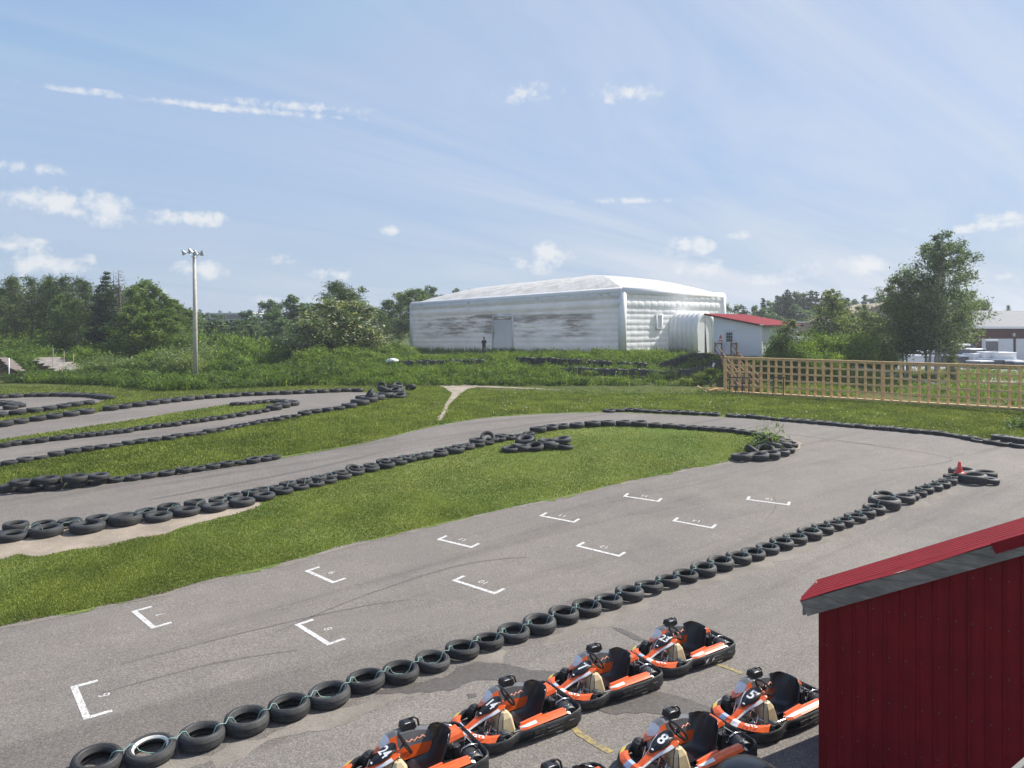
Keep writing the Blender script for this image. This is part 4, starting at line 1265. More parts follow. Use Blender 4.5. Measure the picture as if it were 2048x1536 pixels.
# quilted hipped roof
m, nt, b = newmat('quilted_roof'); M['quilt'] = m
v = coords(nt); w1 = N(nt, 'ShaderNodeTexWave', wave_type='BANDS', bands_direction='X', ins={'Scale': .42, 'Distortion': .5}); w2 = N(nt, 'ShaderNodeTexWave', wave_type='BANDS', bands_direction='Y', ins={'Scale': .42, 'Distortion': .5})
nt.links.new(v, w1.inputs['Vector']); nt.links.new(v, w2.inputs['Vector'])
qq = math_n(nt, 'MULTIPLY', w1.outputs['Fac'], w2.outputs['Fac'])
a2 = noisen(nt, v, .8, 6, .7)
nt.links.new(ramp(nt, a2, [(.35, (.62, .60, .56)), (.6, (.86, .85, .83))]), b.inputs['Base Color']); b.inputs['Roughness'].default_value = .55
bump(nt, b, qq, .3, .08)
mb = MB()
R1 = Vector((WW * .5, 12.3, HH + 2.35)); R2 = Vector((WW * .5, 25.5, HH + 2.35 + drop(28)))
E_ = [Vector((0, 0, HH - .15)), Vector((WW, 0, HH - .15)), Vector((WW, LW, HH - .15 + drop(LW))), Vector((0, LW, HH - .15 + drop(LW)))]
def patch(a_, b1, c_, d_, n=18, m_=10):
    rows = []
    for i in range(n + 1):
        s_ = i / n; rw = []
        for j in range(m_ + 1):
            q = j / m_
            p = a_.lerp(b1, s_).lerp(d_.lerp(c_, s_), q)
            p = p + Vector((0, 0, .55 * math.sin(math.pi * q) + .1 * noise.noise(p * .35)))
            rw.append(p)
        rows.append(rw)
    mb.grid(rows)
patch(E_[3], E_[0], R1, R2); patch(E_[0], E_[1], R1 + Vector((.01, 0, 0)), R1); patch(E_[1], E_[2], R2, R1); patch(E_[2], E_[3], R2, R2 + Vector((.01, 0, 0)))
glow(nt, b, .36)
o = obj('roof', mb, M['quilt'], t, True)
for a_, b1 in ((E_[0], R1), (E_[1], R1), (E_[3], R2), (R1, R2)):
    pass
mb = MB(); mb.add([(.3, .3, .25), (WW - .3, .3, .25), (WW - .3, LW - .3, .25 + drop(LW)), (.3, LW - .3, .25 + drop(LW))], [(0, 1, 2, 3)]); obj('floor', mb, M['spa'], t)
# flap door on the long wall, window frame, tunnel
mb = MB(); y0, y1 = 16.4, 19.6
rows = []
for i in range(13):
    z = 4.0 * i / 12
    rows.append([(-.34 - .12 * (1 - z / 4) - .06 * math.sin(u * 9 + z), y0 + (y1 - y0) * u + .12 * math.sin(z * 2), z + drop(20)) for u in np.linspace(0, 1, 17)])
mb.grid(rows)
o = obj('door_flap', mb, M['flap'], t, True)
mb = MB(); mb.tube([(-.3, y0 - .15, 0), (-.3, y0 - .15, 4.1), (-.3, y1 + .15, 4.1), (-.3, y1 + .15, 0)], .14, 8); obj('door_frame', mb, M['vinyl'], t, True)
mb = MB()
for i in range(1): mb.tube([(5.5, -.2, 2.6), (6.55, -.2, 2.6), (6.55, -.2, 4.15), (5.5, -.2, 4.15), (5.5, -.2, 2.6)], .12, 8)
wd = obj('window_frame', mb, M['vinyl'], t, True)
mb = MB(); mb.box((6.02, -.14, 3.37), (.9, .06, 1.4)); obj('window_panel', mb, M['vinyl'], wd)
mb = MB()
# tunnel of half-round tubes coming out of the short wall
TX, TR, TH_ = 9.9, 1.7, 2.5
ring = [(math.cos(a_), math.sin(a_)) for a_ in np.linspace(0, math.pi, 15)]
for i in range(6):
    y = -.35 - i * .58
    pts = [(TX + TR, y, .02)] + [(TX + TR * cx, y, TH_ + TR * sx) for cx, sx in ring] + [(TX - TR, y, .02)]
    mb.tube(pts, .36, 10)
tn = obj('entrance_tunnel', mb, M['vinyl'], t, True)
mb = MB(); yf = -.35 - 5 * .58 - .16
pts = [(TX + .45, yf, .02), (TX + TR, yf, .02)] + [(TX + TR * cx, yf, TH_ + TR * sx) for cx, sx in ring[:8]]
mb.add(pts, [range(len(pts))])
pts = [(TX - TR, yf, .02), (TX - .05, yf, .02)] + [(TX + TR * cx, yf, TH_ + TR * sx) for cx, sx in ring[7:]]
mb.add(pts, [range(len(pts))])
obj('tunnel_curtain', mb, M['vinyl'], tn)
mb = MB(); mb.add([(TX - .06, yf + .02, .03), (TX + .46, yf + .02, .03), (TX + .02, yf + .02, TH_ + TR - .15)], [(0, 1, 2)]); obj('opening', mb, M['dark'], tn)

# white house on the bank
H0_ = Vector((20.5, 60.0, 3.78))
t = thing('white_house', 'small white sided building with red metal lean-to roof', 'house', H0_, angA)
# local x = along the sunlit wall (right/away), y = along the shaded wall (left/away)
HW, HLn = 6.4, 4.45
lo, hi = 2.62, 3.42
m, nt, b = newmat('white_siding_boards'); M['siding'] = m
v = coords(nt); wv = N(nt, 'ShaderNodeTexWave', wave_type='BANDS', bands_direction='Z', wave_profile='SAW', ins={'Scale': 1.75}); nt.links.new(v, wv.inputs['Vector'])
nt.links.new(ramp(nt, wv.outputs['Fac'], [(0, (.74, .77, .8)), (.9, (.8, .82, .84)), (1, (.55, .58, .62))]), b.inputs['Base Color']); b.inputs['Roughness'].default_value = .55
bump(nt, b, wv.outputs['Fac'], .4, .03)
mb = MB()
P = [(0, 0), (HW, 0), (HW, HLn), (0, HLn)]
zt = [lo, lo, hi, hi]
vs = [(x, y, 0) for x, y in P] + [(P[i][0], P[i][1], zt[i]) for i in range(4)]
mb.add(vs, [(0, 1, 5, 4), (1, 2, 6, 5), (2, 3, 7, 6), (3, 0, 4, 7), (3, 2, 1, 0)])
wl = obj('wall', mb, M['siding'], t)
mb = MB(); mb.box((-.01, -.01, lo / 2), (.14, .14, lo)); obj('corner_board', mb, M['trim'], wl)
mb = MB(); sl = (hi - lo) / HLn
y0, y1 = -.35, HLn + .75
z0 = lo + .07 - .35 * sl; z1 = lo + .07 + (HLn + .75) * sl
rows = []
for q in np.linspace(-.32, HW + .4, 26):
    rows.append([(q, y0, z0), (q, y1, z1)])
mb.grid(rows, flip=True)
o = obj('roof', mb, M['redroof'], t); md = o.modifiers.new('thick', 'SOLIDIFY'); md.thickness = .05
mb = MB(); mb.beam((-.33, y0, z0 - .07), (-.33, y1, z1 - .07), .04, .13); mb.beam((-.3, y0 - .02, z0 - .07), (HW + .4, y0 - .02, z0 - .07), .04, .13); obj('fascia', mb, M['maroon'], t)
mb = MB(); dy = 2.9
mb.box((-.03, dy, 1.12), (.07, .92, 2.1)); dr = obj('door', mb, M['greydoor'], t)
mb = MB()
for i in range(3):
    for j in range(3): mb.box((-.072, dy - .2 + i * .2, 1.32 + j * .27), (.012, .17, .24))
obj('window', mb, M['glass'], dr)
mb = MB(); mb.box((-.02, dy + .52, 1.12), (.1, .08, 2.2)); mb.box((-.02, dy - .52, 1.12), (.1, .08, 2.2)); mb.box((-.02, dy, 2.25), (.1, 1.12, .1)); obj('door_frame', mb, M['trim'], t)
mb = MB(); mb.box((-.02, 3.75, 1.55), (.03, .5, .75), 1); mb.box((-.037, 3.75, 1.28), (.012, .45, .12), 0); mb.add([(-.04, 3.58, 1.45), (-.04, 3.92, 1.45), (-.04, 3.75, 1.85)], [(0, 1, 2)], 0); obj('sign', mb, [M['redsign'], M['trim']], t)
mb = MB(); mb.box((-.34, -.2, lo + .02), (.06, .3, .12)); obj('roof_vent', mb, M['trim'], t)
mb = MB()
for x_ in (.3, 2.6, 5.2):
    for y_ in (.3, 2.4, 4.6): mb.box((x_, y_, -.45), (.4, .4, .9))
obj('footing', mb, M['dark'], t)

# timber stairs from the house door down to the fence
t = thing('wooden_stairs', 'brown timber stairs with handrails leading up to the white house door', 'stairs')
Rm = Matrix.Rotation(angA, 4, 'Z'); Rm.translation = H0_
top = Rm @ Vector((-.1, dy, .05)); out = (Rm.to_3x3() @ Vector((-1, -.15, 0))).normalized()
bott = col_at(1500, 52.6); bott.z = float(terrain(bott.x, bott.y)) + .1
land = top + out * 1.3
side = (bott - land); side.z = 0; side = Vector((-side.y, side.x, 0)).normalized()
so = Vector((-out.y, out.x, 0))
mb = MB(); mb.beam(top, land, 1.5, .08)
for s_ in (-1, 1): mb.beam(land + so * s_ * .65 - Vector((0, 0, .04)), land + so * s_ * .65 - Vector((0, 0, 1.3)), .12, .12)
obj('landing', mb, M['wood2'], t)
mb = MB(); nst = 11
for i in range(nst):
    p = land.lerp(bott, (i + .5) / nst)
    dd = (bott - land); dd.z = 0; dd.normalize()
    mb.beam(p - side * .58, p + side * .58, .3, .045)
obj('tread', mb, M['wood2'], t)
for s_ in (-1, 1):
    mb = MB(); mb.beam(land + side * s_ * .62, bott + side * s_ * .62, .05, .28); obj('stringer', mb, M['wood2'], t)
    mb = MB(); U = Vector((0, 0, 1.0))
    mb.beam(land + side * s_ * .64 + U, bott + side * s_ * .64 + U, .05, .12)
    mb.beam(land + side * s_ * .64 + U * .5, bott + side * s_ * .64 + U * .5, .04, .1)
    mb.beam(top + so * s_ * .65 + U, land + so * s_ * .65 + U, .05, .12)
    for q in (0, .33, .66, 1):
        p = land.lerp(bott, q) + side * s_ * .66; mb.beam(p - Vector((0, 0, .2)), p + U * 1.12, .1, .1)
    p = top + so * s_ * .66; mb.beam(p, p + U * 1.1, .1, .1)
    obj('handrail', mb, M['wood2'], t)

# lattice fence of new timber
t = thing('lattice_fence', 'long new timber lattice fence with square openings above the outer bend', 'fence')
FA = col_at(1450, 52.0); FB = col_at(2048, 41.8)
dF = (FB - FA); dF.z = 0; LF = dF.length * 1.28; dF.normalize(); nF = Vector((dF.y, -dF.x, 0))
FH = 2.42; zA = FA.z + .02; slope = (FB.z - FA.z) / (FB - FA).to_2d().length
def fp(s_, h_, o_=0): return FA + dF * s_ + nF * o_ + Vector((0, 0, h_ + .02 + slope * s_))
mb = MB(); mb.beam(fp(0, .06), fp(LF, .06), .3, .09); obj('bottom_plate', mb, M['wood'], t)
mb = MB(); mb.beam(fp(0, FH), fp(LF, FH), .05, .13)
mb.beam(fp(-.05, FH + .085, -.05), fp(LF, FH + .085, -.05), .28, .045); obj('top_rail', mb, M['wood'], t)
for i in range(1, 5):
    mb = MB(); mb.beam(fp(0, .06 + (FH - .06) * i / 5, .03), fp(LF, .06 + (FH - .06) * i / 5, .03), .04, .11); obj('rail', mb, M['wood'], t)
ns = 44; sp = LF / ns
for i in range(ns + 1):
    big = i in (0, 20, 40)
    mb = MB(); s_ = i * sp
    mb.beam(fp(s_, .1, -.03), fp(s_, FH, -.03), .16 if not big else .2, .05 if not big else .16)
    if i % 1 == 0: mb.beam(fp(s_, FH - .06, -.02), fp(s_, FH - .06, -.22), .05, .06)
    obj('post', mb, M['wood'], t)

# floodlight pole
bp = at(391, 764); t = thing('light_pole', 'tall pale floodlight pole with four round lamps on top', 'light pole', bp)
top_h = EYE - (500 - HY) / F * bp.y - bp.z
mb = MB(); mb.tube([(0, 0, -.2), (-.03, 0, top_h * .5), (-.12, 0, top_h)], [.20, .17, .12], 14); obj('pole', mb, M['concrete'], t, True)
mb = MB(); zc = top_h - .3
mb.beam((-.95, 0, zc + .12), (.6, .0, zc + .05), .07, .07); mb.tube([(-.12, 0, zc - .5), (-.6, 0, zc + .1)], .025, 6); mb.tube([(-.12, 0, zc - .5), (.4, 0, zc + .05)], .025, 6); obj('crossarm', mb, M['lampgrey'], t)
for (lx, lz, tx) in ((-.86, .0, -.7), (-.36, .12, -.25), (.05, -.05, .1), (.58, -.05, .6)):
    Mx = Matrix.Translation((lx, -.12, zc + lz)) @ Matrix.Rotation(tx * .7, 4, 'Y') @ Matrix.Rotation(R(38), 4, 'X')
    mb = MB(); mb.lathe([(.05, .34), (.09, .30), (.11, .18), (.2, .05), (.235, -.02), (.225, -.02), (.19, .05), (.0, .12)], 18, 0, False, Mx); lm = obj('lamp', mb, M['lampgrey'], t, 40)
    mb = MB(); mb.lathe([(0, .02), (.2, .02)], 16, 0, False, Mx); obj('lens', mb, M['bulb'], lm)

# little huts, left
def hut(px, Y, w, d_, h, rz, label, roofm):
    p = col_at(px, Y); k = thing('wooden_hut', label, 'hut', p, rz, 'rows of small wooden huts')
    mb = MB(); mb.add([(-w / 2, -d_ / 2, 0), (w / 2, -d_ / 2, 0), (w / 2, d_ / 2, 0), (-w / 2, d_ / 2, 0), (-w / 2, -d_ / 2, h), (w / 2, -d_ / 2, h), (w / 2, d_ / 2, h), (-w / 2, d_ / 2, h), (0, -d_ / 2, h + w * .22), (0, d_ / 2, h + w * .22)],
                      [(0, 1, 5, 8, 4), (1, 2, 6, 5), (2, 3, 7, 9, 6), (3, 0, 4, 7)]); obj('wall', mb, M['hutwood'], k)
    mb = MB()
    for s_ in (-1, 1):
        a_ = Vector((0, 0, h + w * .22 + .05)); b1 = Vector((s_ * (w / 2 + .22), 0, h - .06))
        mb.add([(a_.x, -d_ / 2 - .15, a_.z), (b1.x, -d_ / 2 - .15, b1.z), (b1.x, d_ / 2 + .15, b1.z), (a_.x, d_ / 2 + .15, a_.z)], [(0, 1, 2, 3) if s_ > 0 else (3, 2, 1, 0)])
    o = obj('roof', mb, roofm, k); md = o.modifiers.new('thick', 'SOLIDIFY'); md.thickness = .06
    mb = MB(); mb.box((0, -d_ / 2 - .01, h * .4), (w * .4, .02, h * .7)); obj('opening', mb, M['dark'], k)
for i in range(4): hut(22 - i * 6, 64 + i * 1.1, 1.45, .8, .85 + .2 * i, R(0), '%s gabled hut from the front in the dark row at photo\'s left edge' % nth(i + 1), M['hutroof'])
for i in range(5): hut(142 - i * 11, 66 + i * 1.3, 1.0, 2.1, .75 + .16 * i, R(88), '%s pale roofed hut from the right in the stepped row' % nth(i + 1), M['greywood'])
def post(px, Y, h, r_, mat_, lab):
    p = col_at(px, Y); mb = MB(); mb.tube([(0, 0, -.1), (0, 0, h)], r_, 8); o = obj('marker_post', mb, mat_, None, True, p); tag(o, lab, 'post', 'thin posts among the weeds')
post(18, 62, 2.0, .045, M['trim'], 'white post in front of the dark huts at photo\'s left edge')
for i, px in enumerate((106, 128, 147)): post(px, 67 + i, 2.7 - .3 * i, .03, M['greywood'], '%s thin grey stake from the left above the stepped huts' % nth(i + 1))

# retaining walls on the bank, dark tyres half buried
def retain(px0, px1, Y0, Y1, h, lab):
    mb = MB(); n = 40
    for i in range(n):
        s_ = i / (n - 1); Y = Y0 + (Y1 - Y0) * s_; p = col_at(px0 + (px1 - px0) * s_, Y)
        mb.lathe([(.33, -.5), (.36, h * .2), (.36, h * .8), (.33, h), (.2, h)], 10, 0, False, Matrix.Translation((p.x, p.y, p.z - .05 + random.uniform(-.05, .08))))
    tag(obj('retaining_wall', mb, M['oldrubber'], None, True), lab, 'retaining wall', 'tyre terraces on the grassy bank')
retain(1040, 1440, 66.2, 62.5, .55, 'upper dark terrace wall of buried tyres on the bank below the inflatable')
retain(1130, 1440, 62.0, 59.2, .5, 'lower dark terrace wall of buried tyres on the bank near the stairs')
retain(800, 965, 66.5, 66.5, .4, 'short dark terrace wall of buried tyres below the standing person')

# racks and timber scraps by the fence end
def rack(px, Y, w, h, lab, legs=4):
    p = col_at(px, Y); k = thing('metal_rack', lab, 'rack', p, R(-18))
    mb = MB()
    for i in range(legs):
        x_ = -w / 2 + w * i / (legs - 1); mb.tube([(x_, 0, -.05), (x_ + .03, .05, h)], .035, 6)
    obj('legs', mb, M['darksteel'], k)
    mb = MB(); mb.tube([(-w / 2 - .1, 0, h), (w / 2 + .1, 0.02, h - .02)], .04, 6); mb.tube([(-w / 2, 0, h * .45), (w / 2, 0, h * .42)], .03, 6); obj('crossbar', mb, M['darksteel'], k)
rack(1478, 50.8, 1.3, 1.15, 'dark metal rack in front of the fence\'s left end', 4)
rack(1556, 49.0, .65, 1.3, 'thin black metal frame standing before the fence near the stairs', 2)
mb = MB(); p = col_at(1424, 52.5)
for i in range(16):
    a_ = p + Vector((random.gauss(0, .45), random.gauss(0, .3), .08 + random.random() * .25)); dd = Vector((random.gauss(0, 1), random.gauss(0, .6), random.gauss(0, .1))).normalized() * .5
    mb.beam(a_ - dd, a_ + dd, .07, .04)
tag(obj('timber_offcuts', mb, M['wood']), 'heap of pale timber offcuts on the grass left of the fence', 'timber pile')
# white lump in the grass
p = col_at(785, 66.5); mb = MB(); mb.lathe([(.65, -.1), (.62, .1), (.45, .28), (.2, .36), (0, .38)], 16)
o = obj('tarp_heap', mb, M['spa'], None, True, p + Vector((0, 0, .35))); o.scale = (1, .7, .8); tag(o, 'small white covered heap in the grass left of the inflatable', 'covered heap')
mb = MB(); p = col_at(1427, 58.5); mb.box((0, 0, .5), (.16, .05, .34), 0, Matrix.Rotation(.4, 4, 'Y')); mb.tube([(0, 0, -.1), (0, 0, .35)], .02, 6)
tag(obj('small_sign', mb, M['trim'], None, False, p + Vector((0, 0, .2))), 'tiny white sign in the weeds left of the stairs', 'sign')

# maroon building at the right with hipped grey roof
p = col_at(1950, 90); t = thing('maroon_building', 'maroon garage building with white doors and grey metal roof', 'garage', p, R(8))
BW, BD, BH = 17, 10, 4.5
mb = MB(); mb.box((BW / 2, BD / 2, BH / 2), (BW, BD, BH)); obj('wall', mb, M['maroon'], t)
mb = MB(); ov = .7; zr = BH + .1; ri = 3.8
a_ = [(-ov, -ov, zr), (BW + ov, -ov, zr), (BW + ov, BD + ov, zr), (-ov, BD + ov, zr), (ri, BD / 2, zr + 2.1), (BW - ri, BD / 2, zr + 2.1)]
mb.add(a_, [(0, 1, 5, 4), (1, 2, 5), (2, 3, 4, 5), (3, 0, 4)]); obj('roof', mb, M['greyroof'], t)
mb = MB(); mb.box((BW / 2, BD / 2, zr - .13), (BW + 1.4, BD + 1.4, .24)); obj('eaves', mb, M['trim'], t)
for i in range(3):
    mb = MB(); mb.box((3.05 + i * 4.7, -.03, 1.55), (4.3, .1, 3.1))
    for j in range(5): mb.box((3.05 + i * 4.7, -.085, .3 + j * .6), (4.25, .012, .02))
    obj('garage_door', mb, M['greydoor'], t)
mb = MB(); mb.box((5.1, -.2, 3.6), (.3, .3, .4)); obj('wall_lamp', mb, M['lampgrey'], t)
# stacked tubs and units in the yard
random.seed(5)
SPA = [(1932, 84, 2.6, 1.3, .1), (1940, 84.3, 2.4, .7, 1.4), (1975, 82, 2.2, 1.0, .1), (1977, 82.2, 2.0, .7, 1.1), (1984, 84, 1.0, 1.3, 1.85), (2000, 81, 2.4, 1.0, .1), (2003, 81.2, 2.1, .7, 1.1), (2026, 80, 1.9, .85, .1), (1960, 80.5, 2.0, .8, .1), (1900, 86, 3.0, 1.3, .1), (1903, 86.3, 2.8, 1.2, 1.4), (1880, 88, 3.0, 1.2, .2), (1893, 94, 3.4, 1.6, 2.8), (1915, 95, 3.0, 1.5, 3.2), (1855, 88, 3.0, 1.5, .2), (2041, 79, 1.6, .8, .1), (1952, 83, 2.0, .7, .9), (1838, 86, 2.4, 1.2, .1)]
for i, (px, Y, w, h, zo) in enumerate(sorted(SPA)):
    p = col_at(px, Y) + Vector((0, 0, zo)); k = thing('storage_tub', '%s white topped tub from the left in the yard beside the maroon garage' % nth(i + 1), 'tub', p, random.uniform(-.4, .3), 'white topped tubs stacked in the yard')
    mb = MB(); mb.box((0, 0, h * .42), (w * .94, w * .9, h * .84), 0, None, 1.02)
    for j in range(6): mb.box((-w * .4 + j * w * .16, -w * .455, h * .42), (.03, .03, h * .7))
    obj('tub_body', mb, M['spadark'] if i % 3 else M['spa'], k)
    mb = MB(); mb.box((0, 0, h * .92), (w, w, h * .16), 0, None, .94); obj('lid', mb, M['spa'], k, bevel=.04)
p = col_at(1928, 87.5); mb = MB(); mb.box((0, 0, 1.0), (3.0, 2, 2.0), 0, None, .85); mb.box((.2, 0, 2.2), (2.0, 1.2, .4), 0, None, .7); tag(obj('covered_pile', mb, M['blueish'], None, False, p), 'dark blue tarpaulin covered pile against the maroon garage', 'covered pile')
# tan buildings and vehicle behind the shrubs
p = col_at(1570, 120); t = thing('tan_building', 'low long tan building behind the white house', 'building', p, R(2))
mb = MB(); mb.box((7, 4, 2.6), (26, 8, 5.2)); obj('wall', mb, M['tan'], t); mb = MB(); mb.box((7, 4, 5.28), (26.6, 8.6, .2)); obj('roof', mb, M['trim'], t)
p = col_at(1745, 115); t = thing('gabled_shed', 'brown gabled building half hidden behind the shrubs', 'building', p, R(-4))
mb = MB(); mb.add([(-7, 0, 0), (7, 0, 0), (7, 12, 0), (-7, 12, 0), (-7, 0, 5.0), (7, 0, 5.0), (7, 12, 5.0), (-7, 12, 5.0), (2, 0, 8.2), (2, 12, 8.2)], [(0, 1, 5, 8, 4), (1, 2, 6, 5), (2, 3, 7, 9, 6), (3, 0, 4, 7)]); obj('wall', mb, M['tan'], t)
mb = MB(); mb.add([(-7.5, -.5, 4.9), (2, -.5, 8.35), (2, 12.5, 8.35), (-7.5, 12.5, 4.9), (7.5, -.5, 4.9), (7.5, 12.5, 4.9)], [(0, 1, 2, 3), (1, 4, 5, 2)]); o = obj('roof', mb, M['tan'], t); md = o.modifiers.new('th', 'SOLIDIFY'); md.thickness = .12
p = col_at(1905, 105); t = thing('tan_building', 'tan flat building behind the big tree beside the garage', 'building', p, 0)
mb = MB(); mb.box((2, 4, 2.9), (12, 8, 5.8)); obj('wall', mb, M['tan'], t); mb = MB(); mb.box((2, 4, 5.9), (12.6, 8.6, .2)); obj('roof', mb, M['greyroof'], t)
p = col_at(1614, 82); t = thing('motorhome', 'white motorhome parked behind the shrubs right of the house', 'motorhome', p, R(-12))
mb = MB(); mb.prism([(-2.9, .5), (2.9, .5), (3.0, 1.6), (2.7, 2.9), (2.3, 3.1), (-2.2, 3.1), (-2.8, 2.8), (-3.0, 1.6)], -1.1, 1.1, 0, Matrix.Rotation(R(90), 4, 'X')); obj('body', mb, M['spa'], t, bevel=.08)
mb = MB(); mb.box((0, -1.12, 2.2), (3.4, .04, .6)); obj('window', mb, M['glass'], t)
for x_ in (-1.9, 1.9):
    mb = MB(); mb.lathe([(0, -.12), (.4, -.12), (.4, .12), (0, .12)], 14, 0, False, Matrix.Translation((x_, -1.0, .4)) @ Matrix.Rotation(R(90), 4, 'X')); obj('wheel', mb, M['rubber'], t)
p = col_at(470, 260); t = thing('far_building', 'pale blue grey building far off between the tree tops', 'building', p, R(-6))
mb = MB(); mb.box((0, 0, 4.2), (15, 12, 8.4)); obj('wall', mb, M['farbuild'], t); mb = MB(); mb.box((1.2, -6.1, 7.2), (11, .2, 1.4)); obj('window', mb, M['glass'], t); mb = MB(); mb.box((0, 0, 8.5), (15.6, 12.6, .25)); obj('roof', mb, M['trim'], t)
# rail near the camera, lower right
t = thing('handrail', 'grey painted rail cutting the photo\'s lower right corner', 'railing')
a_ = ray(2012, 1545, 2.6); b1 = ray(2090, 1478, 2.9)
mb = MB(); dd = b1 - a_; mb.beam(a_ - dd * 3 + Vector((.08, -.03, -.06)), b1 + dd * 6 + Vector((.08, -.03, -.06)), .2, .05); obj('rail_top', mb, M['railgrey'], t, bevel=.01)
mb = MB(); mb.beam(a_ - dd * 3 + Vector((-.005, 0, -.05)), b1 + dd * 6 + Vector((-.005, 0, -.05)), .02, .06); obj('rail_edge', mb, M['railedge'], t)
for q in (1.2, 6):
    p = a_ + dd * q + Vector((.1, 0, -.08)); mb = MB(); mb.beam(p, (p.x, p.y, .0), .08, .08); obj('post', mb, M['railgrey'], t)

# person by the inflatable
p = ray(968, 700, 89.3); p.z = float(terrain(p.x, p.y))
t = thing('person', 'person in black clothes and cap standing before the dirty inflatable wall', 'person', p, R(180))
def skin(name, verts, edges, rad, mat_, parent):
    me = bpy.data.meshes.new(name); me.from_pydata(verts, edges, []); me.materials.append(mat_)
    o = link(name, me, parent)
    sk = o.modifiers.new('skin', 'SKIN')
    for i, r_ in enumerate(rad): me.skin_vertices[0].data[i].radius = (r_, r_)
    me.skin_vertices[0].data[0].use_root = True
    s2 = o.modifiers.new('sub', 'SUBSURF'); s2.levels = 2; s2.render_levels = 2
    for pl in me.polygons: pl.use_smooth = True
    return o
V = [(0, 0, .95), (0, 0, 1.15), (0, 0, 1.40), (0, 0, 1.52), (0, -.02, 1.60), (0, -.01, 1.76), (.19, 0, 1.42), (.27, .03, 1.14), (.20, -.18, 1.05), (-.19, 0, 1.42), (-.27, .03, 1.14), (-.18, -.18, 1.06), (.10, 0, .90), (.12, -.01, .50), (.13, .02, .09), (.13, -.12, .04), (-.10, 0, .90), (-.12, 0, .50), (-.14, .02, .09), (-.14, -.12, .04)]
Ed = [(0, 1), (1, 2), (2, 3), (3, 4), (4, 5), (2, 6), (6, 7), (7, 8), (2, 9), (9, 10), (10, 11), (0, 12), (12, 13), (13, 14), (14, 15), (0, 16), (16, 17), (17, 18), (18, 19)]
Rd = [.16, .14, .17, .06, .09, .085, .075, .055, .045, .075, .055, .045, .10, .07, .05, .045, .10, .07, .05, .045]
skin('body', V, Ed, Rd, M['skin'], t)
Rc = [r_ + .022 for r_ in Rd]
keep = [0, 1, 2, 6, 7, 9, 10]
V2 = [V[i] for i in keep]; mp = {a_: i for i, a_ in enumerate(keep)}
skin('jacket', V2, [(mp[a_], mp[b1]) for a_, b1 in Ed if a_ in mp and b1 in mp], [Rc[i] for i in keep], M['cloth'], t)
keep = [0, 12, 13, 14, 16, 17, 18]; mp = {a_: i for i, a_ in enumerate(keep)}
skin('trousers', [V[i] for i in keep], [(mp[a_], mp[b1]) for a_, b1 in Ed if a_ in mp and b1 in mp], [Rc[i] for i in keep], M['cloth'], t)
mb = MB(); mb.lathe([(.125, 1.70), (.125, 1.78), (.09, 1.85), (0, 1.87)], 14); mb.box((0, -.15, 1.71), (.16, .12, .02)); obj('cap', mb, M['hair'], t, True)
# ---------------------------------------------------------------- plants
def leaves_mesh(name, P, size, mat, up=.3, aspect=.62, rng=RNG, droop=0):
    P = np.asarray(P, float); n = len(P)
    if np.ndim(size) == 0: size = np.full(n, size)
    size = size * rng.uniform(.65, 1.35, n)
    nr = rng.normal(size=(n, 3)); nr[:, 2] = np.abs(nr[:, 2]) + up
    nr /= np.linalg.norm(nr, axis=1)[:, None]
    a = rng.normal(size=(n, 3)); a[:, 2] -= droop
    a -= nr * (a * nr).sum(1)[:, None]; a /= np.linalg.norm(a, axis=1)[:, None]
    b = np.cross(nr, a)
    s = size[:, None]
    v = np.stack([P - a * s, P + b * s * aspect * .5 - a * s * .1 , P + a * s, P - b * s * aspect * .5 - a * s * .1], 1).reshape(-1, 3)
    me = bpy.data.meshes.new(name)
    me.vertices.add(4 * n); me.vertices.foreach_set('co', v.ravel())
    me.loops.add(4 * n); me.loops.foreach_set('vertex_index', np.arange(4 * n))
    me.polygons.add(n); me.polygons.foreach_set('loop_start', np.arange(0, 4 * n, 4)); me.polygons.foreach_set('loop_total', np.full(n, 4))
    me.materials.append(mat); me.update(); me.validate()
    return me


def trunk_mesh(name, limbs, mat, n=7):
    mb = MB()
    for pts, rs in limbs: mb.tube(pts, rs, n)
    return mb.mesh(name, mat, True)


def limb(p, d, L, r0, r1, k=5, wob=.12, rng=random):
    pts = [Vector(p)]; d = Vector(d).normalized()
    for i in range(k):
        d = (d + Vector((rng.gauss(0, wob), rng.gauss(0, wob), rng.gauss(0, wob * .5)))).normalized()
        pts.append(pts[-1] + d * L / k)
    return pts, list(np.linspace(r0, r1, k + 1))


